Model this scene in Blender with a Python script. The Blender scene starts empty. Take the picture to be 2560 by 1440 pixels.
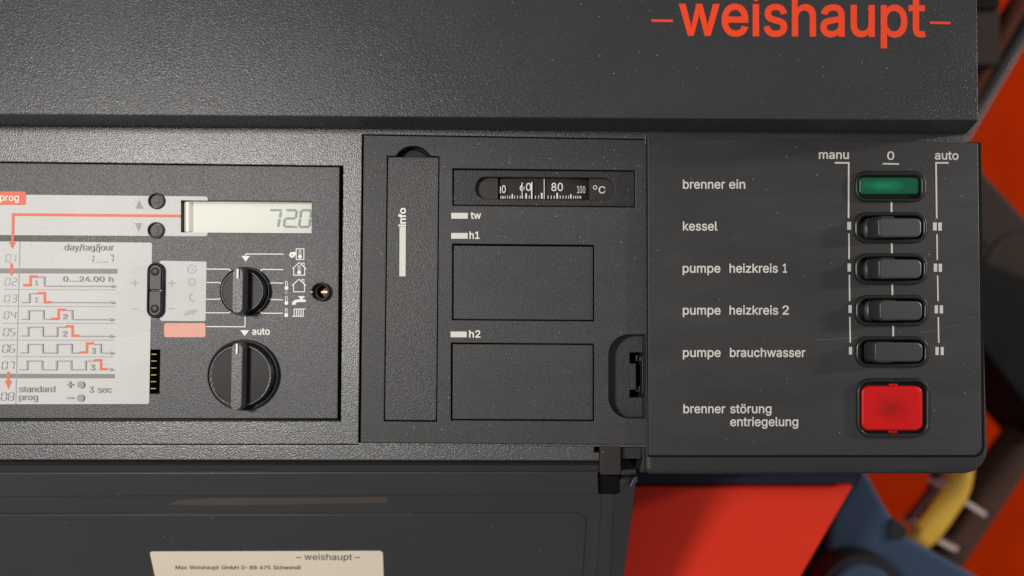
import bpy, math, random
from mathutils import Vector, Matrix
from mathutils.geometry import delaunay_2d_cdt

random.seed(7)
sc = bpy.context.scene
COL = sc.collection

# ------------------------------------------------------------------ camera
PXF = 1850.0                                  # focal length in photo pixels (photo is 2560 x 1440)
CAM = Vector((0.0, -0.253, 0.0))
R3 = (Matrix.Rotation(math.radians(-1.25), 3, 'Z') @ Matrix.Rotation(math.radians(92.0), 3, 'X')
      @ Matrix.Rotation(math.radians(0.35), 3, 'Z'))
cam_d = bpy.data.cameras.new('camera')
cam_d.sensor_width = 36.0
cam_d.lens = 36.0 * PXF / 2560.0
cam_d.clip_start = 0.01
cam_d.clip_end = 50.0
cam_d.dof.use_dof = True
cam_d.dof.focus_distance = 0.252
cam_d.dof.aperture_fstop = 4.2
cam_o = bpy.data.objects.new('camera', cam_d)
cam_o.matrix_world = Matrix.Translation(CAM) @ R3.to_4x4()
COL.objects.link(cam_o)
sc.camera = cam_o

# ------------------------------------------------------------------ light
world = bpy.data.worlds.new('World')
sc.world = world
world.use_nodes = True
world.node_tree.nodes['Background'].inputs[0].default_value = (0.97, 0.98, 1.0, 1)
world.node_tree.nodes['Background'].inputs[1].default_value = 0.30


def area(name, loc, target, size, power, col):
    l = bpy.data.lights.new(name, 'AREA')
    l.shape = 'DISK'
    l.size = size
    l.energy = power
    l.color = col
    o = bpy.data.objects.new(name, l)
    o.location = loc
    o.rotation_euler = (Vector(target) - Vector(loc)).to_track_quat('-Z', 'Y').to_euler()
    COL.objects.link(o)
    return o


area('cellar_lamp', (-0.264, -0.425, 0.068), (-0.02, 0, 0), 0.075, 2.45, (1.0, 0.955, 0.905))
area('side_lamp', (0.95, -0.205, 0.20), (0.12, 0, 0), 0.06, 4.8, (1.0, 0.94, 0.88))

sc.view_settings.view_transform = 'Standard'
sc.view_settings.look = 'None'
sc.view_settings.exposure = 0.0
sc.view_settings.gamma = 1.0
sc.view_settings.use_curve_mapping = False
sc.cycles.use_denoising = False
sc.cycles.max_bounces = 6
sc.cycles.sample_clamp_indirect = 3.0

# ------------------------------------------------------------------ materials


def new_mat(name):
    m = bpy.data.materials.new(name)
    m.use_nodes = True
    nt = m.node_tree
    return m, nt, nt.nodes, nt.links, nt.nodes['Principled BSDF']


def N(nodes, t, **kw):
    n = nodes.new(t)
    for k, v in kw.items():
        setattr(n, k, v)
    return n


def plastic(name, col, rough=0.5, grain=0.0, gscale=1100.0, spec=0.5, dust=0.0, var=0.12,
            dcol=(0.42, 0.40, 0.36), smear=0.0, metallic=0.0, rvar=0.08):
    """moulded plastic or paint: leather grain, blotchy tone, gloss wear and dust specks"""
    m, nt, nodes, links, b = new_mat(name)
    tc = N(nodes, 'ShaderNodeTexCoord')
    b.inputs['Roughness'].default_value = rough
    b.inputs['Specular IOR Level'].default_value = spec
    b.inputs['Metallic'].default_value = metallic
    n1 = N(nodes, 'ShaderNodeTexNoise')
    n1.inputs['Scale'].default_value = 28.0
    n1.inputs['Detail'].default_value = 5.0
    links.new(tc.outputs['Object'], n1.inputs['Vector'])
    mix = N(nodes, 'ShaderNodeMix', data_type='RGBA')
    lo = [c * (1 - var) for c in col]
    hi = [min(1, c * (1 + var)) for c in col]
    mix.inputs[6].default_value = (*lo, 1)
    mix.inputs[7].default_value = (*hi, 1)
    links.new(n1.outputs['Fac'], mix.inputs[0])
    cur = mix.outputs[2]
    if smear > 0:
        ms = N(nodes, 'ShaderNodeMapping')
        ms.inputs['Scale'].default_value = (9.0, 30.0, 46.0)
        ms.inputs['Rotation'].default_value = (0, 0.16, 0)
        ns = N(nodes, 'ShaderNodeTexNoise')
        ns.inputs['Scale'].default_value = 1.6
        ns.inputs['Detail'].default_value = 6.0
        ns.inputs['Roughness'].default_value = 0.62
        rs = N(nodes, 'ShaderNodeValToRGB')
        rs.color_ramp.elements[0].position = 0.42
        rs.color_ramp.elements[1].position = 0.78
        rs.color_ramp.elements[1].color = (smear, smear, smear, 1)
        rs.color_ramp.elements[0].color = (0, 0, 0, 1)
        links.new(tc.outputs['Object'], ms.inputs['Vector'])
        links.new(ms.outputs['Vector'], ns.inputs['Vector'])
        links.new(ns.outputs['Fac'], rs.inputs['Fac'])
        mx = N(nodes, 'ShaderNodeMix', data_type='RGBA')
        mx.inputs[7].default_value = (*dcol, 1)
        links.new(rs.outputs['Color'], mx.inputs[0])
        links.new(cur, mx.inputs[6])
        cur = mx.outputs[2]
    if dust > 0:
        vd = N(nodes, 'ShaderNodeTexVoronoi')
        vd.inputs['Scale'].default_value = 850.0
        vd.inputs['Randomness'].default_value = 1.0
        links.new(tc.outputs['Object'], vd.inputs['Vector'])
        sep = N(nodes, 'ShaderNodeSeparateColor')
        links.new(vd.outputs['Color'], sep.inputs['Color'])
        # speck size differs from cell to cell, most cells hold none
        mr = N(nodes, 'ShaderNodeMapRange')
        mr.inputs['From Min'].default_value = 1.0 - dust
        mr.inputs['From Max'].default_value = 1.0
        mr.inputs['To Min'].default_value = 0.0
        mr.inputs['To Max'].default_value = 0.17
        links.new(sep.outputs['Red'], mr.inputs['Value'])
        lt = N(nodes, 'ShaderNodeMath', operation='LESS_THAN')
        links.new(vd.outputs['Distance'], lt.inputs[0])
        links.new(mr.outputs['Result'], lt.inputs[1])
        ml = N(nodes, 'ShaderNodeMath', operation='MULTIPLY')
        links.new(lt.outputs[0], ml.inputs[0])
        links.new(sep.outputs['Green'], ml.inputs[1])
        md = N(nodes, 'ShaderNodeMix', data_type='RGBA')
        md.inputs[7].default_value = (0.26, 0.25, 0.235, 1)
        links.new(ml.outputs[0], md.inputs[0])
        links.new(cur, md.inputs[6])
        cur = md.outputs[2]
    links.new(cur, b.inputs['Base Color'])
    nr = N(nodes, 'ShaderNodeTexNoise')
    nr.inputs['Scale'].default_value = 42.0
    nr.inputs['Detail'].default_value = 6.0
    links.new(tc.outputs['Object'], nr.inputs['Vector'])
    rr = N(nodes, 'ShaderNodeMapRange')
    rr.inputs['To Min'].default_value = max(0.03, rough - rvar)
    rr.inputs['To Max'].default_value = min(1.0, rough + rvar)
    links.new(nr.outputs['Fac'], rr.inputs['Value'])
    links.new(rr.outputs['Result'], b.inputs['Roughness'])
    if grain > 0:
        g = N(nodes, 'ShaderNodeTexNoise')
        g.inputs['Scale'].default_value = gscale
        g.inputs['Detail'].default_value = 2.0
        g.inputs['Roughness'].default_value = 0.6
        links.new(tc.outputs['Object'], g.inputs['Vector'])
        bp = N(nodes, 'ShaderNodeBump')
        bp.inputs['Strength'].default_value = grain
        bp.inputs['Distance'].default_value = 0.00022
        links.new(g.outputs['Fac'], bp.inputs['Height'])
        links.new(bp.outputs['Normal'], b.inputs['Normal'])
    return m


M = {}
M['hood'] = plastic('grained_dark_grey_plastic', (0.0275, 0.0280, 0.0300), 0.335, 0.75, 2100, 0.5, 0.20, rvar=0.10)
M['hood_under'] = plastic('smooth_dark_grey_plastic', (0.048, 0.046, 0.047), 0.55, 0.08, 900, 0.4)  # lighter than the hood's own plastic, in place of light on the underside
M['bezel'] = plastic('coarse_grained_grey_plastic', (0.040, 0.040, 0.040), 0.35, 0.85, 2000, 1.0, 0.10, rvar=0.05)
M['ctrl'] = plastic('fine_grained_charcoal_plastic', (0.037, 0.0365, 0.038), 0.40, 0.9, 2500, 0.58, 0.12)
M['plate'] = plastic('grained_charcoal_cover_plastic', (0.028, 0.0272, 0.0275), 0.46, 0.9, 2500, 0.45, 0.45, smear=0.03)
M['card'] = plastic('charcoal_card_plastic', (0.031, 0.030, 0.030), 0.42, 1.0, 2300, 0.5, 0.25)
M['switch'] = plastic('satin_charcoal_foil', (0.0285, 0.0278, 0.0282), 0.46, 0.20, 1900, 0.42, 0.16, var=0.16, smear=0.045)
M['housing'] = plastic('dark_housing_plastic', (0.018, 0.0185, 0.020), 0.40, 0.6, 1700, 0.5, 0.03)
M['black'] = plastic('black_void_plastic', (0.005, 0.005, 0.005), 0.7, 0, spec=0.1)
M['knob'] = plastic('black_knob_plastic', (0.040, 0.037, 0.037), 0.40, 0.9, 2000, 0.7)
M['knobside'] = plastic('semi_gloss_black_plastic', (0.006, 0.006, 0.006), 0.5, 0.0, spec=0.25)
M['button'] = plastic('black_rubber_button', (0.016, 0.012, 0.013), 0.50, 0.0, spec=0.4)
M['rubber'] = plastic('black_switch_plastic', (0.010, 0.010, 0.010), 0.36, 0.0, spec=0.45)
M['rocker'] = plastic('satin_black_rocker_plastic', (0.027, 0.027, 0.027), 0.42, 0.12, 1800, 0.5)
M['silver'] = plastic('silver_grey_print', (0.44, 0.435, 0.42), 0.5, 0.7, 2300, 0.45, 0.02, var=0.05)
M['white'] = plastic('white_print', (0.70, 0.67, 0.62), 0.6, 0.15, 1250, 0.3, var=0.04)
M['offwhite'] = plastic('worn_white_print', (0.56, 0.54, 0.50), 0.6, 0.05, 1250, 0.3, var=0.10)
M['strip'] = plastic('pale_grey_green_print', (0.55, 0.56, 0.50), 0.6, 0.10, 1250, 0.3, var=0.04)
M['grey'] = plastic('grey_print', (0.28, 0.262, 0.25), 0.6, 0.6, 1500, 0.3, var=0.10)
M['palegrey'] = plastic('rubbed_grey_print', (0.36, 0.335, 0.31), 0.6, 0.4, 1250, 0.3, var=0.25)
M['bar'] = plastic('mid_grey_print', (0.19, 0.177, 0.172), 0.55, 0.6, 1500, 0.35, var=0.1)
M['redprint'] = plastic('orange_red_print', (0.56, 0.115, 0.062), 0.55, 0.5, 1900, 0.4, 0.02, var=0.08)
M['salmon'] = plastic('faded_salmon_print', (0.56, 0.27, 0.20), 0.55, 0.6, 1500, 0.4, 0.9, var=0.2)
M['logo'] = plastic('red_orange_logo_paint', (0.76, 0.055, 0.012), 0.5, 0.3, 1800, 0.3, var=0.04)
M['lcd'] = plastic('pale_lcd_reflector', (0.555, 0.57, 0.50), 0.5, 0.0, spec=0.35, var=0.03)
M['lcdside'] = plastic('frosted_lcd_edge', (0.50, 0.49, 0.44), 0.25, 0.0, spec=0.5, var=0.02)
M['segment'] = plastic('lcd_segment_grey', (0.15, 0.19, 0.155), 0.4, 0.0, spec=0.3, var=0.03)
M['gold'] = plastic('gold_contact', (0.95, 0.70, 0.22), 0.3, 0.0, spec=0.8, metallic=0.0)
M['copper'] = plastic('copper_screw', (0.16, 0.07, 0.04), 0.35, 0.8, 900, 0.5)
def lens(name, core, edge, cx, rough):
    """dyed translucent lens: the lamp and ribs behind it show as a change of tone in the dye"""
    m, nt, nodes, links, b = new_mat(name)
    tc = N(nodes, 'ShaderNodeTexCoord')
    mp = N(nodes, 'ShaderNodeMapping')
    mp.inputs['Location'].default_value = (-cx, 0, -0.5)
    links.new(tc.outputs['Generated'], mp.inputs['Vector'])
    sx = N(nodes, 'ShaderNodeSeparateXYZ')
    links.new(mp.outputs['Vector'], sx.inputs['Vector'])
    cb = N(nodes, 'ShaderNodeCombineXYZ')
    links.new(sx.outputs['X'], cb.inputs['X'])
    links.new(sx.outputs['Z'], cb.inputs['Z'])
    ln_ = N(nodes, 'ShaderNodeVectorMath', operation='LENGTH')
    links.new(cb.outputs['Vector'], ln_.inputs[0])
    nz = N(nodes, 'ShaderNodeTexNoise')
    nz.inputs['Scale'].default_value = 300.0
    nz.inputs['Detail'].default_value = 4.0
    links.new(tc.outputs['Object'], nz.inputs['Vector'])
    ad = N(nodes, 'ShaderNodeMath', operation='MULTIPLY_ADD')
    ad.inputs[1].default_value = 0.45
    links.new(nz.outputs['Fac'], ad.inputs[0])
    links.new(ln_.outputs['Value'], ad.inputs[2])
    rp = N(nodes, 'ShaderNodeValToRGB')
    rp.color_ramp.elements[0].position = 0.22
    rp.color_ramp.elements[1].position = 0.62
    rp.color_ramp.elements[0].color = (*core, 1)
    rp.color_ramp.elements[1].color = (*edge, 1)
    links.new(ad.outputs[0], rp.inputs['Fac'])
    links.new(rp.outputs['Color'], b.inputs['Base Color'])
    b.inputs['Roughness'].default_value = rough
    b.inputs['Specular IOR Level'].default_value = 0.3
    return m


M['green'] = lens('green_lamp_lens', (0.003, 0.21, 0.085), (0.002, 0.085, 0.038), 0.42, 0.35)
M['red'] = lens('red_lamp_lens', (0.30, 0.0005, 0.001), (0.54, 0.0008, 0.001), 0.5, 0.45)
M['insert'] = plastic('dark_thermometer_frame', (0.019, 0.018, 0.018), 0.48, 0.8, 1900, 0.4, 0.4)
M['streak'] = plastic('brown_reflection_streak', (0.066, 0.056, 0.048), 0.5, 0.0, spec=0.3, var=0.3)  # tone of a reflection on the flap, given as a colour
M['flap'] = plastic('smooth_smoky_plastic', (0.035, 0.034, 0.0355), 0.36, 0.03, 300, 0.35, 0.10, var=0.10)
M['flaprib'] = plastic('smooth_dark_rib_plastic', (0.026, 0.024, 0.024), 0.32, 0.0, spec=0.4)
M['hinge'] = plastic('brownish_black_plastic', (0.020, 0.0155, 0.0145), 0.5, 0.25, 900, 0.4, 0.25)
M['sticker'] = plastic('cream_paper_label', (0.74, 0.65, 0.51), 0.7, 0.1, 800, 0.2, var=0.06)
M['ink'] = plastic('brown_black_ink', (0.045, 0.035, 0.028), 0.7, 0.0, spec=0.2)
M['boiler'] = plastic('red_boiler_enamel', (0.66, 0.032, 0.013), 0.6, 0.0, 200, 0.12, var=0.06)
M['boiler2'] = plastic('orange_red_boiler_enamel', (0.40, 0.022, 0.0005), 0.85, 0.0, 200, 0.02, var=0.15)
M['navy'] = plastic('navy_blue_enamel', (0.016, 0.022, 0.036), 0.6, 0.0, 200, 0.15)
M['blue'] = plastic('slate_blue_enamel', (0.030, 0.052, 0.092), 0.6, 0.0, 200, 0.15)
M['brown'] = plastic('brown_pipe_paint', (0.055, 0.024, 0.016), 0.7, 0.1, 300, 0.2)
M['rust'] = plastic('rust_red_pipe_paint', (0.060, 0.016, 0.008), 0.8, 0.1, 300, 0.1)
M['taupe'] = plastic('taupe_insulation', (0.045, 0.034, 0.028), 0.8, 0.2, 300, 0.1)
M['greycable'] = plastic('grey_cable_sheath', (0.026, 0.022, 0.022), 0.7, 0.0, spec=0.15)
M['blackcable'] = plastic('black_cable_sheath', (0.010, 0.009, 0.009), 0.45, 0.0, spec=0.4)
M['yellow'] = plastic('yellow_cable_sheath', (0.58, 0.34, 0.035), 0.45, 0.0, spec=0.4)
M['amber'] = plastic('amber_cable_sheath', (0.42, 0.16, 0.015), 0.45, 0.0, spec=0.4)
M['maroon'] = plastic('maroon_cable_sheath', (0.070, 0.008, 0.008), 0.5, 0.0, spec=0.4)
M['tie'] = plastic('white_nylon', (0.42, 0.34, 0.30), 0.4, 0.0, spec=0.4)
M['drum'] = plastic('matt_black_dial', (0.019, 0.018, 0.018), 0.7, 0.0, spec=0.25)
M['scratch'] = plastic('fine_scratch', (0.085, 0.08, 0.075), 0.6, 0.0, spec=0.3, var=0.3)
M['mask'] = plastic('brownish_window_mask', (0.023, 0.021, 0.0195), 0.6, 0.1, 1500, 0.4, 0.3)
M['wall'] = plastic('dark_cellar_wall', (0.020, 0.017, 0.016), 0.9, 0.3, 60, 0.2)

# ------------------------------------------------------------------ geometry helpers
PX = 0.253 / PXF                              # metres per photo pixel on the panel face


def ray(px, py):
    return (R3 @ Vector(((px - 1280.0) / PXF, -(py - 720.0) / PXF, -1.0)))


class Plane:
    """a flat face of the place: a point, its normal towards the viewer"""
    def __init__(self, p, n):
        self.p = Vector(p)
        self.n = Vector(n).normalized()

    def hit(self, px, py):
        d = ray(px, py)
        t = (self.p - CAM).dot(self.n) / d.dot(self.n)
        return CAM + d * t


def face(y):
    return y if isinstance(y, Plane) else Plane((0, y, 0), (0, -1, 0))


def at(px, py, y):
    return face(y).hit(px, py)


def area2(l):
    return sum(l[i - 1][0] * l[i][1] - l[i][0] * l[i - 1][1] for i in range(len(l)))


def ccw(l):                                   # picture rows grow downwards: make "left of travel" the inside
    return list(l) if area2(l) < 0 else list(reversed(l))


def offset(l, d):
    """shift a loop to the inside (d > 0) with mitred corners"""
    if d == 0:
        return list(l)
    out = []
    n = len(l)
    for i in range(n):
        a, b, c = l[i - 1], l[i], l[(i + 1) % n]
        u = Vector((b[0] - a[0], b[1] - a[1]))
        v = Vector((c[0] - b[0], c[1] - b[1]))
        if u.length < 1e-9 or v.length < 1e-9:
            out.append(b)
            continue
        u.normalize()
        v.normalize()
        n1 = Vector((u.y, -u.x))
        n2 = Vector((v.y, -v.x))
        m = n1 + n2
        k = m.dot(m)
        m = m * (2.0 / k) if k > 0.35 else m.normalized() * 1.4 if k > 1e-6 else n1
        out.append((b[0] + m.x * d, b[1] + m.y * d))
    return out


def rr(x0, y0, x1, y1, r=0, n=5):
    return rq((x0, y0), (x1, y0), (x1, y1), (x0, y1), r, n)


def rq(a, b, c, d, r=0, n=5):
    """quad a b c d (clockwise from top left) with rounded corners; r is one radius or four"""
    P = [a, b, c, d]
    rs = r if isinstance(r, (list, tuple)) else [r] * 4
    out = []
    for i in range(4):
        p = Vector(P[i])
        if rs[i] <= 0:
            out.append(tuple(p))
            continue
        u = (Vector(P[i - 1]) - p).normalized()
        v = (Vector(P[(i + 1) % 4]) - p).normalized()
        q0 = p + u * rs[i]
        q1 = p + v * rs[i]
        for k in range(n + 1):
            t = k / n * math.pi / 2
            # quarter ellipse through q0 and q1
            o = p + u * rs[i] + v * rs[i]
            w = o - v * rs[i] * math.cos(t) - u * rs[i] * math.sin(t)
            out.append(tuple(w))
    return out


def circ(cx, cy, rx, ry=None, n=40, a0=0.0):
    ry = rx if ry is None else ry
    return [(cx + rx * math.cos(a0 + 2 * math.pi * i / n), cy + ry * math.sin(a0 + 2 * math.pi * i / n)) for i in range(n)]


def winding(p, loops):
    w = 0
    for c in loops:
        for i in range(len(c)):
            x0, y0 = c[i - 1]
            x1, y1 = c[i]
            if (y0 <= p[1]) != (y1 <= p[1]) and x0 + (p[1] - y0) / (y1 - y0) * (x1 - x0) > p[0]:
                w += 1 if y1 > y0 else -1
    return w


class MB:
    def __init__(self):
        self.v = []
        self.f = []
        self.sm = []
        self.k = 0

    def add(self, vs, fs, smooth=False):
        b = len(self.v)
        self.v += [Vector(p) for p in vs]
        self.f += [tuple(b + i for i in f) for f in fs]
        self.sm += [smooth] * len(fs)

    def fill(self, loops3, loops2, spot=None):
        """cap a face given as outer loop plus holes"""
        vs = [p for l in loops3 for p in l]
        fl = [p for l in loops2 for p in l]
        es, k = [], 0
        for l in loops2:
            es += [(k + i, k + (i + 1) % len(l)) for i in range(len(l))]
            k += len(l)
        r = delaunay_2d_cdt([Vector(p) for p in fl], es, [], 0, 1e-5)
        V, orig = r[0], r[3]
        fs = []
        for f in r[2]:
            p = (sum(V[i].x for i in f) / len(f), sum(V[i].y for i in f) / len(f))
            if winding(p, loops2) >= 0:
                continue
            t = []
            for i in f:
                if orig[i]:
                    t.append(orig[i][0])
                else:                          # outlines that cross: the crossing is a new corner
                    vs.append(spot(V[i].x, V[i].y))
                    t.append(len(vs) - 1)
            t = tuple(t)
            a, b, c = (V[i] for i in f[:3])
            s = (b[0] - a[0]) * (c[1] - a[1]) - (b[1] - a[1]) * (c[0] - a[0])
            fs.append(t if s < 0 else tuple(reversed(t)))
        self.add(vs, fs)

    def flat(self, loops, y, lift=0.0):
        """printed area on a face; each piece lies a few microns above the last"""
        pl = face(y)
        self.k += 1
        off = pl.n * (lift + self.k * 3e-6)
        loops = [ccw(loops[0])] + [list(reversed(ccw(l))) for l in loops[1:]]
        self.fill([[pl.hit(*p) + off for p in l] for l in loops], loops, lambda x, y_: pl.hit(x, y_) + off)
        return self

    def line(self, pts, w, y, lift=0.0, closed=False):
        pts = [tuple(p) for p in pts]
        n = len(pts)
        L, Rr = [], []
        for i in range(n):
            b = Vector(pts[i])
            a = Vector(pts[i - 1]) if (i > 0 or closed) else None
            c = Vector(pts[(i + 1) % n]) if (i < n - 1 or closed) else None
            u = (b - a).normalized() if a is not None else (c - b).normalized()
            v = (c - b).normalized() if c is not None else u
            n1 = Vector((u.y, -u.x))
            n2 = Vector((v.y, -v.x))
            m = n1 + n2
            m = m * (2.0 / max(m.dot(m), 0.5))
            L.append(tuple(b + m * w / 2))
            Rr.append(tuple(b - m * w / 2))
        pl = face(y)
        self.k += 1
        off = pl.n * (lift + self.k * 3e-6)
        vs = [pl.hit(*p) + off for p in L] + [pl.hit(*p) + off for p in Rr]
        fs = []
        for i in range(n if closed else n - 1):
            j = (i + 1) % n
            fs.append((i, n + i, n + j, j))
        self.add(vs, fs)
        return self

    def prism(self, outer, y0, depth, holes=(), bev=0.0, nb=2, back=False, hbev=None):
        """solid with front outline(s) on face y0, going straight back by depth (metres); bev in photo pixels"""
        pl = face(y0)
        loops = [ccw(outer)] + [list(reversed(ccw(h))) for h in holes]
        fronts = []
        bev0 = bev
        for li, l in enumerate(loops):
            bev = bev0 if li == 0 or hbev is None else hbev
            bm = bev * PX
            rings = []
            steps = nb if bev > 0 else 0
            for k in range(steps + 1):
                t = (k / steps * math.pi / 2) if steps else math.pi / 2
                ins = bev * (1 - math.sin(t))
                dep = bm * (1 - math.cos(t)) if steps else 0.0
                rings.append([pl.hit(*p) - pl.n * dep for p in offset(l, ins)])
                if k == 0:
                    fronts.append((rings[0], offset(l, ins)))
            rings.append([pl.hit(*p) - pl.n * max(depth, bm + 1e-5) for p in l])
            n = len(l)
            vs = [p for r in rings for p in r]
            fs = []
            for k in range(len(rings) - 1):
                for i in range(n):
                    j = (i + 1) % n
                    fs.append((k * n + i, (k + 1) * n + i, (k + 1) * n + j, k * n + j))
            self.add(vs, fs)
        self.fill([f[0] for f in fronts], [f[1] for f in fronts], pl.hit)
        if back:
            rev = [list(reversed([p - pl.n * depth for p in [pl.hit(*q) for q in l]])) for l in loops]
            self.fill(rev, [list(reversed(l)) for l in loops])
        return self

    def loft(self, rings, smooth=True, cap0=True, cap1=False, closed=True):
        n = len(rings[0])
        vs = [p for r in rings for p in r]
        fs = []
        for k in range(len(rings) - 1):
            for i in range(n if closed else n - 1):
                j = (i + 1) % n
                fs.append((k * n + i, (k + 1) * n + i, (k + 1) * n + j, k * n + j))
        self.add(vs, fs, smooth)
        if cap0:
            self.add(rings[0], [tuple(range(n))])
        if cap1:
            self.add(rings[-1], [tuple(reversed(range(n)))])
        return self

    def lathe(self, c, prof, n=64, smooth=True, cap=True):
        """turned shape about the axis that points at the viewer; prof = (radius, height) from front to back"""
        rings = []
        for r, h in prof:
            rings.append([Vector(c) + Vector((r * math.cos(2 * math.pi * i / n), -h, r * math.sin(2 * math.pi * i / n)))
                          for i in range(n)])
        return self.loft(rings, smooth, cap)

    def tube(self, pts, r, n=16, cap=True):
        pts = [Vector(p) for p in pts]
        rings = []
        for i, p in enumerate(pts):
            t = (pts[min(i + 1, len(pts) - 1)] - pts[max(i - 1, 0)]).normalized()
            a = t.cross(Vector((0, 1, 0)))
            a = a.normalized() if a.length > 1e-3 else Vector((1, 0, 0))
            b = t.cross(a)
            rad = r[i] if isinstance(r, (list, tuple)) else r
            rings.append([p + (a * math.cos(2 * math.pi * k / n) + b * math.sin(2 * math.pi * k / n)) * rad for k in range(n)])
        return self.loft(rings, True, cap, cap)

    def build(self, name, mat, parent=None, label=None):
        me = bpy.data.meshes.new(name)
        L = root_loc(parent)
        me.from_pydata([p - L for p in self.v], [], self.f)
        me.polygons.foreach_set('use_smooth', self.sm)
        me.materials.append(M[mat])
        me.update()
        if any(self.sm):
            me.set_sharp_from_angle(angle=math.radians(42))
        o = bpy.data.objects.new(name, me)
        COL.objects.link(o)
        if parent is not None:
            o.parent = parent
        if label:
            o['label'] = label
        return o


def root_loc(o):
    v = Vector((0, 0, 0))
    while o is not None:
        v += o.location
        o = o.parent
    return v


def thing(name, label, cat, loc, group=None):
    o = bpy.data.objects.new(name, None)
    o.empty_display_size = 0.02
    o.location = loc
    COL.objects.link(o)
    return tag(o, label, cat, group)


def tag(o, label, cat, group=None):
    o['label'] = label
    o['category'] = cat
    if group:
        o['group'] = group
    return o


BOLD = {}


def bold_loops(ch, b):
    """outlines of a letter made heavier by b thousandths of an em"""
    if (ch, b) in BOLD:
        return BOLD[ch, b]
    src = glyph_loops(ch)
    cs = []
    for l in src:
        q = [(x, -y) for x, y in l]            # offset() works on picture rows
        cs.append([(x, -y) for x, y in offset(q, -b)])
    vs, es = [], []
    for c in cs:
        k = len(vs)
        vs += [Vector(p) for p in c]
        es += [(k + i, k + (i + 1) % len(c)) for i in range(len(c))]
    r = delaunay_2d_cdt(vs, es, [], 0, 1e-4)
    V, F = r[0], r[2]
    he = set()
    for f in F:
        cx = sum(V[i].x for i in f) / len(f)
        cy = sum(V[i].y for i in f) / len(f)
        if winding((cx, cy), cs) > 0:
            he.update((f[i - 1], f[i]) for i in range(len(f)))
    nx = {}
    for a, c in he:
        if (c, a) not in he:
            nx.setdefault(a, []).append(c)
    out = []
    while nx:
        s = next(iter(nx))
        l, cur = [s], s
        while True:
            n = nx[cur].pop()
            if not nx[cur]:
                del nx[cur]
            if n == s:
                break
            l.append(n)
            cur = n
        if len(l) > 2:
            out.append([(V[i].x, V[i].y) for i in l])
    BOLD[ch, b] = out
    return out


def glyph_loops(ch):
    return [[tuple(float(q) for q in p.split(',')) for p in l.split(' ')] for l in G[ch][1].split('|')] if G[ch][1] else []


def text(mb, s, x0, x1, yb, xh, y, bold=0.0, yb1=None, lift=0.0, rot=False, ws=260, track=0.0):
    """lettering from px x0 to x1 on baseline yb (yb1 at its end), x-height xh, on face y"""
    X = 0.0
    items = []
    for ch in s:
        if ch == ' ':
            X += ws
            continue
        items.append((ch, X))
        X += G[ch][0] + track
    allp = [(px + o) for ch, o in items for l in glyph_loops(ch) for px, _ in l]
    lo, hi = min(allp), max(allp)
    sx = (x1 - x0) / (hi - lo)
    sy = xh / XH
    if yb1 is None:
        yb1 = yb
    for ch, o in items:
        loops = []
        for l in (bold_loops(ch, bold) if bold else glyph_loops(ch)):
            q = [((gx + o - lo) * sx, -gy * sy) for gx, gy in l]
            loops.append((area2(l) > 0, q))
        solid = [q for w, q in loops if w]
        holes = [q for w, q in loops if not w]

        def place(q):
            r = []
            for gx, gy in q:
                if rot:                        # reads upwards: x0 is the lower end row, yb the column of the baseline
                    r.append((yb + gy, x0 - gx))
                else:
                    r.append((x0 + gx, yb + (yb1 - yb) * gx / max(1e-6, x1 - x0) + gy))
            return r
        for q in solid:
            bx = [p[0] for p in q]
            by = [p[1] for p in q]
            hs = [h for h in holes if min(bx) < h[0][0] < max(bx) and min(by) < h[0][1] < max(by)]
            mb.flat([place(q)] + [place(h) for h in hs], y, lift)
    return mb


SEG = {'0': 'abcdef', '1': 'bc', '2': 'abged', '3': 'abgcd', '4': 'fgbc', '5': 'afgcd', '6': 'afgcde', '7': 'abc', '8': 'abcdefg'}


def seven(mb, ch, x0, y0, x1, y1, w, y, lean=0.0, gap=0.6, lift=0.0):
    """seven-segment figure; lean shifts the top to the right"""
    ym = (y0 + y1) / 2
    X = lambda x, yy: x + lean * (y1 - yy) / (y1 - y0)
    h = w / 2
    S = {'a': ((x0, y0), (x1, y0)), 'b': ((x1, y0), (x1, ym)), 'c': ((x1, ym), (x1, y1)), 'd': ((x0, y1), (x1, y1)),
         'e': ((x0, ym), (x0, y1)), 'f': ((x0, y0), (x0, ym)), 'g': ((x0, ym), (x1, ym))}
    for s in SEG[ch]:
        (ax, ay), (bx, by) = S[s]
        if ay == by:
            mb.line([(X(ax, ay) + gap, ay), (X(bx, by) - gap, by)], w, y, lift)
        else:
            mb.line([(X(ax, ay + gap), ay + gap), (X(bx, by - gap), by - gap)], w, y, lift)
    return mb

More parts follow.
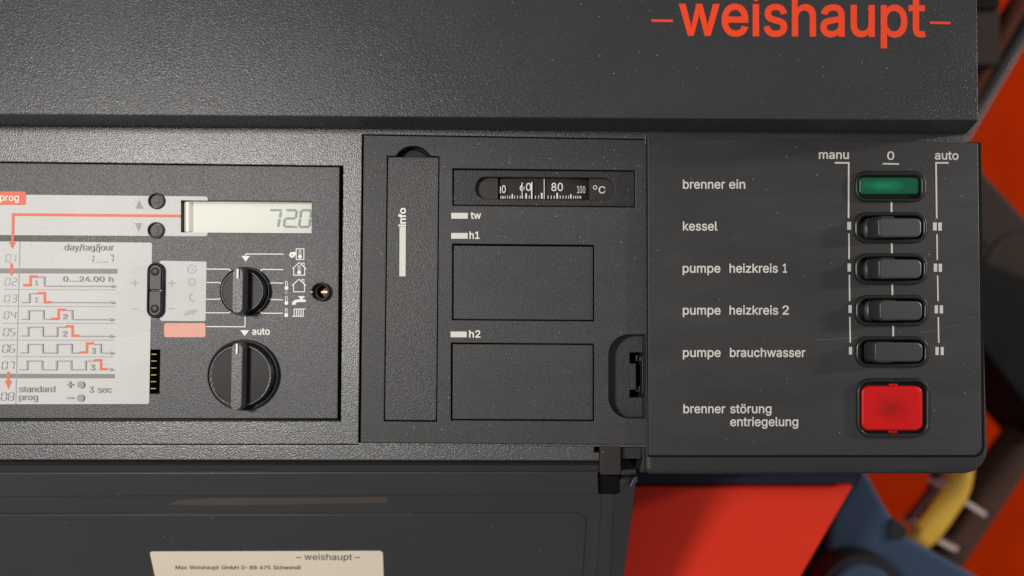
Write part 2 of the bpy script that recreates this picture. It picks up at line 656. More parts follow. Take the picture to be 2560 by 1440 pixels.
# letter shapes: advance and outlines in thousandths of an em
G={
'a':(389,'231,176 259,182 276,190 276,138 274,122 270,108 263,93 254,80 242,68 228,59 211,51 192,47 170,45 156,46 142,48 130,52 119,57 109,64 102,72 96,82 93,93 92,105 93,118 97,130 103,139 112,147 122,153|108,206 92,200 78,193 64,184 53,174 43,161 36,146 32,128 30,108 32,84 38,63 48,45 60,29 76,15 94,5 115,-3 137,-7 160,-9 181,-7 199,-4 215,1 229,8 242,16 252,25 272,52 277,52 277,0 337,0 337,251 335,278 330,301 322,320 312,336 300,350 286,360 271,369 255,375 239,379 194,384 173,383 153,380 133,375 114,368 95,358 79,346 64,331 51,313 41,291 100,274 127,309 137,316 149,322 163,327 178,330 196,331 212,330 227,327 240,322 251,315 260,307 267,297 272,285 275,272 274,246 271,240 234,227 178,220'),
'b':(424,'288,3 313,16 336,34 355,57 370,84 381,116 388,151 390,189 388,227 381,261 370,293 354,320 335,342 313,361 287,374 259,382 229,384 207,383 188,379 171,373 158,364 147,355 118,319 114,319 114,509 53,509 53,0 112,0 112,59 118,59 147,21 159,12 172,4 189,-3 208,-7 229,-8 260,-6|198,49 179,55 162,65 147,78 135,95 125,115 118,138 114,162 113,189 114,216 118,241 125,263 134,282 147,299 161,312 178,322 198,328 220,330 243,328 262,322 280,311 295,298 307,281 316,261 323,239 327,215 328,189 327,163 323,139 316,117 306,97 294,80 279,66 262,55 242,49 220,47'),
'c':(396,'303,262 362,277 356,293 349,308 340,322 330,335 318,346 305,356 291,364 276,371 260,377 243,381 226,384 207,384 174,382 144,374 117,360 93,341 72,318 56,291 44,260 37,225 34,187 37,150 44,116 56,85 72,58 93,35 117,16 144,3 174,-5 207,-8 226,-7 244,-5 261,-1 277,5 292,12 306,21 319,32 331,43 341,56 350,70 357,86 363,102 304,117 207,46 184,49 163,55 145,66 130,80 118,97 108,117 102,139 98,163 96,187 98,212 102,236 108,258 118,278 130,296 145,310 163,321 184,328 207,330'),
'd':(424,'236,-3 252,4 266,12 277,21 307,59 313,59 313,0 372,0 372,509 311,509 311,319 306,319 278,355 267,364 253,373 237,379 218,383 196,384 165,382 137,374 112,361 89,342 70,320 55,293 43,261 36,227 34,189 36,151 43,116 55,84 70,57 89,34 111,16 137,3 165,-6 195,-8 217,-7|182,49 162,55 145,66 130,80 118,97 109,117 102,139 98,163 96,189 98,215 102,239 108,261 118,281 130,298 145,311 162,322 182,328 205,330 227,328 246,322 263,312 278,299 290,282 300,263 306,241 310,216 312,189 310,162 306,138 299,115 290,95 278,78 263,65 246,55 226,49 205,47'),
'e':(404,'263,314 277,301 288,286 298,269 304,248 309,221 97,221 97,231 102,251 109,270 119,286 131,301 146,313 164,323 183,328 205,330 227,328 246,323|205,384 172,382 142,373 115,359 91,340 71,317 55,290 44,258 36,224 34,187 37,150 44,116 56,85 72,58 92,35 117,16 145,3 177,-5 212,-8 237,-7 261,-3 283,4 302,14 320,26 335,39 348,55 358,72 365,91 306,105 300,93 294,82 285,73 276,65 265,58 254,53 241,49 227,47 212,46 190,48 169,53 151,61 135,73 121,88 110,106 102,127 98,151 96,169 371,169 371,194 370,227 365,256 357,282 347,305 334,324 319,341 303,355 285,366 266,374 246,380 226,383'),
'f':(254,'187,530 169,529 152,525 135,519 120,510 107,499 96,486 87,470 82,452 81,432 81,379 6,379 6,327 81,327 81,0 142,0 142,327 228,327 228,379 142,379 142,419 143,435 147,449 154,460 164,468 178,472 227,468 243,521'),
'g':(425,'163,322 182,328 205,330 227,328 247,322 264,312 279,299 291,283 300,264 307,242 311,219 312,193 311,166 307,142 300,121 290,103 278,87 264,75 246,66 227,61 205,59 183,61 163,66 145,76 131,88 118,104 109,123 102,144 98,167 96,193 98,218 102,241 109,262 118,282 130,298 145,312|187,-96 169,-93 154,-88 142,-82 131,-74 101,-41 51,-69 59,-84 70,-97 82,-110 97,-122 114,-132 134,-140 156,-146 180,-149 207,-151 237,-149 265,-144 291,-136 314,-124 334,-109 350,-90 363,-67 370,-40 372,-9 372,379 313,379 313,319 308,319 279,356 267,365 253,373 237,379 218,383 196,384 166,382 138,374 112,361 90,342 71,320 55,293 43,263 36,229 34,191 36,154 43,120 55,90 71,65 90,43 113,27 138,14 165,7 195,5 217,6 236,10 252,16 266,23 277,32 306,68 311,68 311,-6 308,-34 298,-58 282,-75 261,-87 236,-95 207,-97'),
'h':(410,'341,321 328,340 313,356 295,369 275,377 252,383 227,384 200,382 175,374 152,362 132,344 116,319 114,314 114,509 53,509 53,0 114,0 114,227 115,248 119,266 126,283 136,297 147,308 161,317 176,324 192,328 210,329 235,326 256,318 273,304 286,286 293,263 296,235 296,0 357,0 357,240 355,271 350,298'),
'i':(167,'105,518 95,522 84,524 73,522 63,518 54,512 47,504 43,494 41,483 43,472 47,463 54,455 63,448 73,444 84,443 95,444 105,448 114,455 121,463 125,472 126,483 125,494 121,504 114,512|53,379 53,0 114,0 114,379'),
'k':(381,'360,379 284,379 121,212 114,212 114,509 53,509 53,0 114,0 114,140 154,178 294,0 372,0 201,217'),
'l':(189,'181,3 170,54 146,52 135,53 126,57 120,62 117,71 114,83 114,99 114,509 53,509 53,84 55,59 62,37 74,20 91,8 112,0 139,-2'),
'm':(610,'496,254 496,0 557,0 557,255 555,283 550,307 541,328 529,346 514,361 497,372 478,380 458,385 437,386 417,385 398,381 381,375 364,366 350,356 337,343 326,329 317,309 314,320 303,342 287,361 268,375 245,383 219,386 203,385 187,382 172,376 158,368 144,358 132,346 122,331 112,310 112,379 53,379 53,0 114,0 114,238 115,257 119,274 126,289 135,302 145,312 158,320 171,326 185,329 199,330 220,328 238,322 253,311 265,297 272,280 274,260 274,0 335,0 335,247 336,263 340,277 345,290 353,302 363,312 374,320 387,326 402,329 419,330 438,329 456,323 473,313 485,298 493,279'),
'n':(410,'341,321 328,340 313,356 295,369 275,377 252,383 227,384 200,382 175,374 152,362 132,344 116,319 112,310 112,379 53,379 53,0 114,0 114,227 115,248 119,266 126,283 136,297 147,308 161,317 176,324 192,328 210,329 235,326 256,318 273,304 286,286 293,263 296,235 296,0 357,0 357,240 355,271 350,298'),
'o':(415,'298,97 285,80 270,66 252,55 231,49 207,46 184,49 163,55 145,66 130,80 118,97 108,117 102,139 98,163 96,187 98,212 102,236 108,258 118,278 130,296 145,310 163,321 184,328 207,330 231,328 252,321 270,310 285,296 298,278 307,258 314,236 318,212 319,187 318,163 314,139 307,117|207,384 174,382 144,374 117,360 93,341 72,318 56,291 44,260 37,225 34,187 37,150 44,116 56,85 72,58 93,35 117,16 144,3 174,-5 207,-8 241,-5 271,3 299,16 323,35 343,58 359,85 371,116 379,150 381,187 379,225 371,260 359,291 343,318 323,341 299,360 271,374 241,382'),
'p':(424,'114,59 118,59 147,21 159,12 173,4 189,-3 208,-7 229,-8 260,-6 288,3 313,16 336,34 355,57 370,84 381,116 388,151 390,189 388,227 381,261 370,293 354,320 335,342 313,361 287,374 259,382 229,384 207,383 188,379 171,373 158,364 147,355 118,319 112,319 112,379 53,379 53,-143 114,-143|198,49 179,55 162,65 147,78 135,95 125,115 118,138 114,162 113,189 114,216 118,241 125,263 134,282 147,299 161,312 178,322 198,328 220,330 243,328 262,322 280,311 295,298 307,281 316,261 323,239 327,215 328,189 327,163 323,139 316,117 306,97 294,80 279,66 262,55 242,49 220,47'),
'r':(259,'159,315 174,321 190,324 207,326 230,324 243,322 243,384 213,385 191,383 171,377 152,367 137,354 124,339 115,321 112,321 112,379 53,379 53,0 114,0 114,237 115,254 119,269 126,284 135,296 146,306'),
's':(365,'115,370 95,360 79,347 65,332 55,314 49,295 47,274 50,249 58,227 72,208 92,192 118,180 149,170 212,155 229,150 243,144 254,136 262,126 266,115 268,103 265,88 258,74 244,62 227,53 206,47 181,45 160,47 141,52 124,60 111,72 101,87 94,107 36,94 41,73 50,54 62,38 76,24 93,12 112,3 133,-3 157,-7 182,-8 210,-7 236,-2 260,6 281,18 298,31 312,47 323,65 329,85 331,107 328,131 320,153 306,171 287,187 261,200 229,209 172,223 152,229 136,235 124,243 115,253 110,264 109,277 111,292 119,305 131,317 147,326 166,331 187,333 210,331 228,325 243,316 254,304 262,291 268,277 324,290 318,308 309,324 299,339 286,352 271,363 254,372 234,379 212,383 187,384 161,383 137,378'),
't':(227,'213,2 202,54 170,50 156,51 144,55 136,61 130,70 127,83 126,98 126,327 204,327 204,379 126,379 126,471 65,471 65,379 6,379 6,327 65,327 65,93 68,64 77,41 92,21 113,7 138,-1 168,-4'),
'u':(410,'200,50 175,53 154,61 137,75 124,94 116,117 114,144 114,379 53,379 53,139 54,109 60,82 69,59 82,39 97,23 115,11 135,2 158,-3 182,-5 209,-3 234,5 257,17 277,35 294,60 298,70 298,0 357,0 357,379 296,379 296,153 295,132 290,113 283,97 274,83 263,71 249,62 234,55 218,51'),
'w':(567,'382,136 362,214 316,379 252,379 170,66 154,137 133,214 87,379 23,379 138,0 199,0 248,172 263,225 284,309 305,225 319,172 368,0 429,0 545,379 480,379 434,214 413,135 397,67'),
'y':(389,'109,-144 125,-141 139,-136 153,-128 165,-119 177,-107 187,-93 196,-77 204,-58 371,379 305,379 224,155 195,59 165,155 84,379 17,379 163,-1 145,-51 138,-64 130,-74 122,-81 113,-86 61,-86 47,-139'),
'z':(380,'48,323 254,323 254,320 42,46 42,0 339,0 339,56 126,56 126,60 333,331 333,379 48,379'),
'j':(167,'120,463 125,472 126,483 125,494 120,504 114,512 105,518 95,522 83,524 72,522 62,518 53,512 47,504 42,494 41,483 42,472 47,463 53,455 62,448 72,444 83,443 95,444 105,448 114,455|47,-61 40,-72 31,-80 18,-85 -10,-87 -10,-143 4,-143 27,-141 47,-137 65,-129 80,-119 92,-106 102,-90 108,-72 112,-52 114,-30 114,379 53,379 53,-29 51,-46'),
'ö':(415,'207,384 174,382 144,374 117,360 93,341 72,318 56,291 44,260 37,225 34,187 37,150 44,116 56,85 72,58 93,35 117,16 144,3 174,-5 207,-8 241,-5 271,3 299,16 323,35 343,58 359,85 371,116 379,150 381,187 379,225 371,260 359,291 343,318 323,341 299,360 271,374 241,382|239,483 240,472 244,463 251,455 259,448 269,444 279,443 290,444 299,448 308,455 314,463 318,472 320,483 318,494 314,503 308,512 299,518 290,522 279,523 269,522 259,518 251,512 244,503 240,494|207,46 184,49 163,55 145,66 130,80 118,97 108,117 102,139 98,163 96,187 98,212 102,236 108,258 118,278 130,296 145,310 163,321 184,328 207,330 231,328 252,321 270,310 285,296 298,278 307,258 314,236 318,212 319,187 318,163 314,139 307,117 298,97 285,80 270,66 252,55 231,49|164,512 156,518 146,522 136,523 125,522 115,518 107,512 100,503 96,494 95,483 96,472 100,463 107,455 115,448 125,444 136,443 146,444 156,448 164,455 171,463 175,472 176,483 175,494 171,503'),
'0':(453,'250,52 227,50 203,52 182,60 163,74 147,92 134,116 123,144 115,176 111,213 109,254 111,295 115,332 123,365 134,393 147,416 163,435 182,449 203,457 227,460 250,457 271,449 290,435 306,416 320,393 330,365 338,332 342,295 344,254 342,213 338,176 330,144 320,116 306,92 290,74 271,60|159,502 130,484 106,461 85,431 69,395 60,364 53,330 49,294 48,254 49,214 53,178 60,144 69,113 85,77 105,48 130,24 158,7 191,-3 227,-7 263,-3 295,7 323,24 348,48 368,77 384,113 393,144 400,178 404,214 405,254 404,294 400,330 393,364 384,395 368,431 348,461 323,484 295,502 262,512 227,516 191,512'),
'1':(453,'276,55 276,509 198,509 86,427 86,358 209,448 212,448 212,55 76,55 76,0 391,0 391,55'),
'2':(453,'281,507 254,513 225,516 196,513 168,507 143,496 121,482 102,464 86,442 75,418 68,391 66,362 127,362 128,381 132,398 139,413 148,427 159,438 172,447 188,454 205,458 224,460 241,458 258,455 273,449 287,441 298,431 308,419 315,405 319,389 320,371 319,356 316,341 311,327 303,312 294,298 282,282 64,47 64,0 389,0 389,57 153,57 153,60 267,180 294,209 317,235 336,259 351,280 363,299 371,318 377,336 380,354 381,372 379,398 372,423 361,445 346,465 328,482 306,497'),
'3':(453,'288,452 288,448 157,299 157,248 201,248 229,246 254,241 275,234 292,223 306,211 316,196 323,180 328,163 329,145 328,125 323,108 315,93 304,80 291,69 275,61 258,55 239,51 219,50 200,51 182,54 165,59 150,66 137,76 126,87 118,100 112,115 109,132 44,132 48,104 57,79 70,57 88,38 108,22 133,10 159,1 188,-5 218,-7 251,-5 281,2 309,12 333,27 354,45 370,66 383,90 390,116 393,145 391,173 383,198 371,222 354,244 333,262 308,276 279,286 247,290 221,289 372,461 372,509 70,509 70,452'),
'4':(453,'109,166 311,509 247,509 40,158 40,105 282,105 282,0 343,0 343,105 413,105 413,163 343,163 343,318 282,318 282,163 109,163'),
'5':(453,'152,262 167,268 184,273 201,276 218,277 238,275 257,270 275,262 290,251 303,237 314,221 321,203 326,183 328,162 326,141 322,122 314,104 304,89 291,75 276,64 259,56 241,51 221,50 204,51 188,54 173,60 160,68 148,78 138,89 130,102 125,115 122,130 60,130 63,105 71,82 83,60 99,41 118,25 140,11 165,1 192,-5 221,-7 253,-4 282,3 309,15 332,32 352,52 369,76 381,102 388,132 391,163 390,187 386,210 379,231 370,251 358,269 345,285 330,299 313,311 294,321 274,328 252,332 229,334 212,333 194,330 178,325 162,318 148,311 136,301 134,301 151,452 366,452 366,509 96,509 67,253 128,246 139,255'),
'6':(453,'352,50 368,73 379,98 387,127 389,157 387,187 380,215 370,240 355,262 337,280 316,295 291,305 265,312 235,314 221,313 208,311 196,307 175,295 322,509 252,509 137,340 112,302 93,268 80,239 71,212 65,187 64,162 66,130 73,101 84,74 100,51 119,31 142,15 168,3 196,-4 226,-7 257,-4 284,3 310,14 333,30|304,228 314,213 322,196 326,178 327,157 326,137 322,119 314,101 304,86 293,73 279,63 263,55 245,50 226,48 207,50 190,55 174,63 160,73 148,86 138,102 131,119 126,138 125,158 126,179 131,197 138,214 148,229 160,241 174,252 190,259 207,264 226,265 245,264 263,259 279,251 293,241'),
'7':(453,'97,0 165,0 391,449 391,509 62,509 62,452 323,452 323,448'),
'8':(453,'117,121 115,139 117,157 122,173 130,189 140,202 154,213 169,223 187,230 206,234 226,235 247,234 265,230 283,223 298,213 312,202 322,189 330,173 335,157 337,139 335,121 331,106 323,91 313,79 300,69 285,60 267,54 248,50 226,49 205,50 185,54 167,60 152,69 139,79 129,91 121,106|153,265 134,260 117,252 101,241 87,228 75,212 65,195 58,176 53,156 52,135 54,109 62,84 74,62 91,42 111,25 136,11 163,1 193,-5 226,-7 259,-5 289,1 317,11 341,25 362,42 378,62 391,84 398,109 401,135 399,156 395,176 387,195 377,212 365,228 351,241 335,252 319,260 300,265 300,267 323,276 343,289 359,308 372,330 379,354 382,380 379,405 373,429 361,450 346,469 328,485 306,498 282,508 255,514 226,516 197,514 170,508 146,498 124,485 106,469 90,450 79,429 73,405 70,380 73,354 80,330 93,308 109,289 129,276 153,267|138,407 145,420 153,432 164,442 177,449 192,455 208,459 226,460 244,459 260,455 275,449 288,442 299,432 308,420 314,407 318,392 319,376 318,359 314,344 307,330 298,318 287,308 274,300 260,294 244,291 226,290 209,291 193,294 178,300 165,308 154,318 145,330 138,344 134,359 133,376 134,392'),
'9':(453,'101,459 85,436 73,411 66,382 64,352 66,321 72,294 83,269 98,247 116,229 137,214 161,203 188,197 218,195 232,195 245,198 257,202 278,213 130,0 200,0 315,168 340,207 359,240 373,270 382,296 387,322 389,347 387,378 380,408 368,434 352,458 333,478 310,494 285,506 256,513 226,516 196,513 168,506 143,494 120,479|293,435 305,422 314,407 322,390 326,371 327,350 326,330 322,312 314,295 305,280 293,267 279,257 263,249 245,245 226,243 207,245 190,250 174,257 160,268 148,280 138,295 131,313 127,331 125,352 127,372 131,390 138,407 148,423 160,435 174,446 190,454 207,459 226,460 245,459 263,454 279,446'),
'/':(249,'14,-76 71,-76 235,533 178,533'),
'.':(188,'141,41 140,53 135,64 128,73 118,81 107,85 95,87 83,85 73,81 63,73 55,64 51,53 50,41 51,29 55,18 63,9 73,1 83,-3 95,-4 107,-3 118,1 128,9 135,18 140,29'),
'-':(453,'114,188 337,188 337,244 114,244'),
'°':(316,'190,343 180,338 170,335 158,334 147,335 136,338 126,343 117,349 109,357 103,366 98,376 96,386 95,397 96,409 98,420 103,430 109,439 117,446 126,453 136,458 147,461 158,462 170,461 180,458 190,453 213,430 218,420 221,409 222,397 221,386 218,376 213,366|158,513 138,511 119,506 101,497 84,486 70,472 59,455 50,437 45,418 43,397 45,377 50,358 59,340 70,324 84,310 101,298 119,290 138,285 158,283 179,285 198,290 216,298 232,310 246,324 257,340 266,358 271,377 273,397 271,418 266,437 257,455 246,472 232,486 216,497 198,506 179,511'),
'C':(510,'104,445 86,421 70,393 57,362 48,329 42,293 40,254 42,215 48,179 57,146 70,115 86,88 104,63 126,42 150,25 177,11 205,1 235,-5 267,-7 293,-6 317,-2 341,5 363,13 383,24 402,38 420,53 435,71 448,91 459,112 467,135 473,160 408,160 404,144 397,128 389,114 380,102 369,90 357,81 344,72 330,65 315,60 300,56 284,54 267,53 237,56 210,63 184,76 161,94 141,117 125,145 113,177 106,213 103,254 106,295 113,332 125,364 141,391 161,414 184,432 209,445 237,453 267,456 284,455 300,453 315,449 330,444 344,437 357,428 369,418 380,407 389,395 397,380 404,365 408,348 473,348 467,373 459,397 448,418 435,438 419,456 402,471 383,485 362,496 340,504 317,511 293,514 267,516 235,514 205,508 177,498 150,484 126,466'),
'M':(628,'504,291 504,0 568,0 568,509 476,509 352,187 342,158 315,72 299,123 287,159 277,187 152,509 60,509 60,0 122,0 122,291 119,436 145,361 159,321 170,291 286,0 342,0 456,291 467,322 482,363 498,409 507,438'),
'W':(686,'474,145 462,196 380,509 306,509 224,196 211,145 200,94 193,60 187,94 175,145 163,196 82,509 16,509 155,0 230,0 318,323 335,395 343,436 368,323 455,0 530,0 670,509 603,509 523,196 510,145 499,94 493,62 486,94'),
'G':(520,'103,445 85,421 69,393 57,362 47,329 42,293 40,254 42,215 47,179 57,146 69,116 85,88 104,64 125,43 149,25 176,11 205,1 236,-5 269,-7 308,-4 344,5 377,19 406,38 431,62 451,91 466,124 475,160 478,200 478,256 283,256 283,199 415,199 413,173 407,147 396,123 382,102 365,85 345,71 322,61 296,55 269,53 238,56 210,63 184,76 161,95 141,117 125,145 113,177 106,213 103,254 106,295 113,332 125,364 141,392 160,414 183,432 209,445 236,453 265,456 283,455 300,453 315,448 330,443 344,436 356,427 368,417 378,406 387,393 395,379 402,365 408,349 474,349 468,373 460,395 449,416 436,436 421,453 403,469 384,483 363,494 340,504 316,510 291,514 265,516 233,514 203,508 175,498 149,484 125,466'),
'H':(517,'392,289 125,289 125,509 60,509 60,0 125,0 125,232 392,232 392,0 457,0 457,509 392,509'),
'D':(502,'417,92 433,119 446,149 455,181 460,217 462,255 460,293 455,329 446,361 433,391 418,418 399,441 377,461 353,478 325,492 294,501 261,507 225,509 60,509 60,0 219,0 256,2 291,8 322,17 351,31 376,48 398,68|320,428 344,410 364,388 379,361 390,329 397,294 399,255 397,216 390,181 379,149 363,122 343,99 318,81 288,68 254,60 215,57 125,57 125,452 221,452 258,449 291,441'),
'S':(447,'384,213 372,226 359,238 344,248 328,256 169,308 155,315 142,324 131,334 122,345 117,359 115,376 117,391 121,405 129,418 139,430 152,440 167,448 185,454 204,457 225,459 254,456 280,449 302,437 320,421 332,402 337,378 401,378 398,403 390,427 377,449 360,468 340,484 316,498 289,508 259,514 227,516 195,514 165,508 138,498 113,484 92,468 75,448 62,425 54,400 52,372 56,341 67,313 86,289 112,269 145,253 184,239 296,205 310,197 322,189 332,179 340,168 344,154 346,139 344,122 338,106 329,92 317,79 303,69 286,60 267,54 246,50 224,49 204,50 185,53 166,59 150,66 136,76 123,88 114,102 108,118 104,137 38,137 42,109 51,83 64,60 81,40 102,23 128,9 156,-1 188,-7 224,-9 261,-7 294,0 323,11 349,25 370,43 386,64 399,87 406,112 408,139 407,161 402,180 395,198'),
'x':(379,'352,379 282,379 233,306 191,233 100,379 29,379 155,194 21,0 91,0 148,85 231,85 287,0 358,0 224,192'),
'+':(453,'61,226 61,172 198,172 198,34 255,34 255,172 391,172 391,226 255,226 255,364 198,364 198,226'),
'v':(389,'165,155 84,379 17,379 163,0 226,0 371,379 305,379 224,155 195,59'),
'q':(424,'313,379 313,319 307,319 278,355 267,364 253,373 237,379 218,383 196,384 165,382 137,374 112,361 89,342 70,320 55,293 43,261 36,227 34,189 36,151 43,116 55,84 70,57 89,34 111,16 137,3 165,-6 195,-8 217,-7 236,-3 252,4 266,12 277,21 306,59 311,59 311,-143 372,-143 372,379|182,49 162,55 145,66 130,80 118,97 109,117 102,139 98,163 96,189 98,215 102,239 108,261 118,281 130,298 145,311 162,322 182,328 205,330 227,328 246,322 263,312 278,299 290,282 300,263 306,241 310,216 312,189 310,162 306,138 299,115 290,95 278,78 263,65 246,55 226,49 205,47'),
}
XH = max(p[1] for l in glyph_loops('x') for p in l)
CAPH = max(p[1] for l in glyph_loops('H') for p in l)
XC = XH / CAPH                                # x-height of a capital-height measure
T = 6e-5                                      # print thickness above its face

def lettering(parent, mat, y, s, x0, x1, yb, xh, bold, yb1=None, lift=T, name='lettering'):
    """one line of print as a part of its own; s may be one string or (string, x0, x1) runs"""
    mb = MB()
    for q, xa, xb in ([(s, x0, x1)] if isinstance(s, str) else s):
        text(mb, q, xa, xb, yb, xh, y, bold, yb1, lift)
    return mb.build(name, mat, parent)


def mark(parent, mat, y, name, draw, lift=T):
    mb = MB()
    draw(mb)
    return mb.build(name, mat, parent)


# ================================================================== background of the boiler room
wall = MB()
wall.flat([rr(-6000, -5000, 9000, 7000)], 0.9)
o = wall.build('wall', 'wall')
o['kind'] = 'structure'

# red boiler body below and behind the panel
YB = 0.080
bo = thing('boiler_casing', 'plain red enamelled boiler front below the open dark flap', 'boiler', at(1800, 1400, YB))
MB().prism([(-900, 1217), (2134, 1214), (1760, 1860), (-900, 1860)], YB, 0.30, bev=6, nb=3).build('front_panel', 'boiler', bo)
MB().prism([(-900, 1120), (2156, 1120), (2138, 1209), (-900, 1211)], YB - 0.004, 0.25, bev=4, nb=2).build('top_rail', 'navy', bo)

# orange-red body further back on the right
YD_ = 0.34
bd = thing('boiler_door', 'orange red boiler side standing far back behind the cables and pipes', 'boiler', at(2500, 1200, YD_))
MB().prism([(1500, -100), (3300, -100), (3300, 1900), (1500, 1900)], YD_, 0.2, bev=4, nb=2).build('body', 'boiler2', bd)

# slate blue burner hood with a black ringed cap
YU = 0.140
bh = thing('burner_hood', 'slate blue pointed hood with a black ringed cap, beside the red boiler front', 'burner hood', at(2150, 1440, YU))
fr = [(2152, 1176), (2168, 1182), (2215, 1268), (2262, 1338), (2330, 1376), (2452, 1446), (2560, 1520), (2560, 1760), (1930, 1760), (2062, 1446), (2074, 1338), (2088, 1284), (2136, 1206)]
r0 = [at(px, py, YU) for px, py in reversed(fr)]
md = MB()
front = list(reversed(fr))
md.prism(fr, YU, 0.012, bev=16, nb=6)
md.build('hood_shell', 'blue', bh)
MB().prism([(2136, 1206), (2152, 1216), (2094, 1300), (2082, 1340), (2068, 1440), (1960, 1740), (1850, 1740), (1985, 1440)], YU + 0.004, 0.012, bev=2).build('side_skirt', 'black', bh)
cc = at(2128, 1478, YU)
ring = MB()
RO = (at(2128, 1478 - 112, YU) - cc).length
RI = (at(2128, 1478 - 92, YU) - cc).length
ring.lathe(cc, [(RI - 0.001, 0.010), (RI, 0.012), (RO - 0.001, 0.012), (RO, 0.010), (RO + 0.001, -0.01)], cap=False)
rg = ring.build('cap_ring', 'blackcable', bh)
MB().lathe(cc, [(0.0005, 0.0165), (RI * 0.6, 0.0162), (RI * 0.93, 0.0150), (RI * 0.98, 0.012), (RI * 0.985, 0.0)]).build('cap', 'blue', bh)
MB().prism([(2226, 1302), (2240, 1298), (2270, 1322), (2262, 1346), (2236, 1352), (2224, 1348)], YU - 0.002, 0.02, bev=2).build('black_clip', 'blackcable', bh)  # small black clip on the hood's right edge


def run(name, label, cat, pts, y, rpx, mat, group=None):
    ps = [at(px, py, yy) for px, py, yy in [(a, b, c if c is not None else y) for a, b, c in pts]]
    d = (ps[0] - CAM).length
    t = thing(name, label, cat, ps[0], group)
    mb = MB()
    mb.tube(ps, [r * d / PXF for r in (rpx if isinstance(rpx, list) else [rpx] * len(ps))])
    return t, mb, mat


def simple_run(name, label, cat, pts, y, rpx, mat):
    """one mesh thing: a bent pipe or cable"""
    ps = [at(px, py, y) for px, py in pts]
    d = (ps[len(ps) // 2] - CAM).y if False else (ps[len(ps) // 2] - CAM).length
    mb = MB()
    # smooth the path
    q = [ps[0]]
    for i in range(1, len(ps)):
        for k in range(1, 7):
            t = k / 6
            p0 = ps[max(i - 2, 0)]
            p1, p2 = ps[i - 1], ps[i]
            p3 = ps[min(i + 1, len(ps) - 1)]
            q.append(0.5 * ((2 * p1) + (p2 - p0) * t + (2 * p0 - 5 * p1 + 4 * p2 - p3) * t * t + (3 * p1 - p0 - 3 * p2 + p3) * t ** 3))
    mb.tube(q, rpx * d / PXF, 18)
    o = mb.build(name, mat)
    # put the origin on the run itself
    c = q[0].copy()
    o.data.transform(Matrix.Translation(-c))
    o.location = c
    return tag(o, label, cat)


YC = 0.205
simple_run('pipe', 'dark brown pipe slanting behind the bundled yellow cable', 'pipe', [(2270, 1500), (2350, 1395), (2440, 1262), (2530, 1130), (2640, 985)], YC, 39, 'brown')
simple_run('cable', 'yellow cable tied along the brown pipe under the panel corner', 'cable', [(2270, 1372), (2322, 1325), (2362, 1270), (2390, 1225), (2402, 1170), (2404, 1090)], YC - 0.034, 24, 'yellow')
simple_run('cable', 'short amber cable end hanging below the yellow cable', 'cable', [(2238, 1412), (2262, 1388), (2300, 1350)], YC - 0.030, 21, 'amber')
simple_run('cable', 'dark maroon cable running left of the yellow cable', 'cable', [(2276, 1306), (2310, 1262), (2336, 1226), (2345, 1180), (2340, 1100)], YC - 0.018, 15, 'maroon')


def tie(label, c, ang, rx):
    """nylon cable tie: a band round the bundle with its small lock head"""
    cpt = at(c[0], c[1], YC - 0.018)
    s = (cpt - CAM).length / PXF
    t = thing('cable_tie', label, 'cable tie', cpt, 'white ties round the cable bundle')
    ax = Vector((math.cos(ang), 0, math.sin(ang)))          # across the bundle
    al = Vector((-math.sin(ang), 0, math.cos(ang)))         # along it
    ri = []
    n = 28
    for k in range(n):
        a = 2 * math.pi * k / n
        p = cpt + ax * math.cos(a) * rx * s + Vector((0, 1, 0)) * math.sin(a) * rx * 0.75 * s + al * (0.10 * rx * s * math.sin(a))
        nn = (ax * math.cos(a) + Vector((0, 1, 0)) * math.sin(a)).normalized()
        w = 5.0 * s
        ri.append([p + al * w, p + al * w + nn * 0.0012, p - al * w + nn * 0.0012, p - al * w])
    ri.append(ri[0])
    MB().loft(ri, True, False).build('band', 'tie', t)
    hp = cpt - ax * rx * 0.92 * s - Vector((0, 0.012, 0))
    u = ax * 10 * s
    v = al * 9 * s
    w = Vector((0, 0.004, 0))
    MB().loft([[hp - u - v - w, hp + u - v - w, hp + u + v - w, hp - u + v - w],
               [hp - u * 1.1 - v * 1.1 + w, hp + u * 1.1 - v * 1.1 + w, hp + u * 1.1 + v * 1.1 + w, hp - u * 1.1 + v * 1.1 + w]], False, True, True).build('lock_head', 'tie', t)


tie('white nylon tie nearer the panel corner round yellow cable and pipe', (2390, 1240), math.radians(-32), 62)
tie('white nylon tie lower down round yellow cable and pipe', (2325, 1333), math.radians(-28), 56)

# pipes and cables behind the right edge
simple_run('pipe', 'rust red pipe slanting behind the top right corner of the hood', 'pipe', [(2620, -110), (2560, -14), (2500, 86), (2440, 196), (2380, 300)], 0.18, 20, 'rust')
simple_run('pipe', 'grey pipe beside the rust red pipe at top right', 'pipe', [(2650, -70), (2590, 18), (2520, 130), (2450, 246), (2380, 350)], 0.19, 17, 'greycable')
simple_run('cable', 'thin black cable running below the grey pipe at top right', 'cable', [(2640, -40), (2575, 66), (2520, 158), (2455, 268), (2390, 380)], 0.20, 11, 'blackcable')
tb = MB()
tb.prism(rr(2380, 24, 2500, 160, 3), 0.16, 0.03, bev=3)
o = tb.build('junction_box', 'taupe')
c = at(2440, 90, 0.16)
o.data.transform(Matrix.Translation(-c))
o.location = c
tag(o, 'small taupe box behind the top right corner of the hood', 'junction box')
tb = MB()
tb.prism(rr(2380, -140, 2502, 20, 3), 0.155, 0.04, bev=3)
o = tb.build('cable_duct', 'black')
c = at(2440, -40, 0.155)
o.data.transform(Matrix.Translation(-c))
o.location = c
tag(o, 'black duct above the taupe box at the top right corner', 'cable duct')

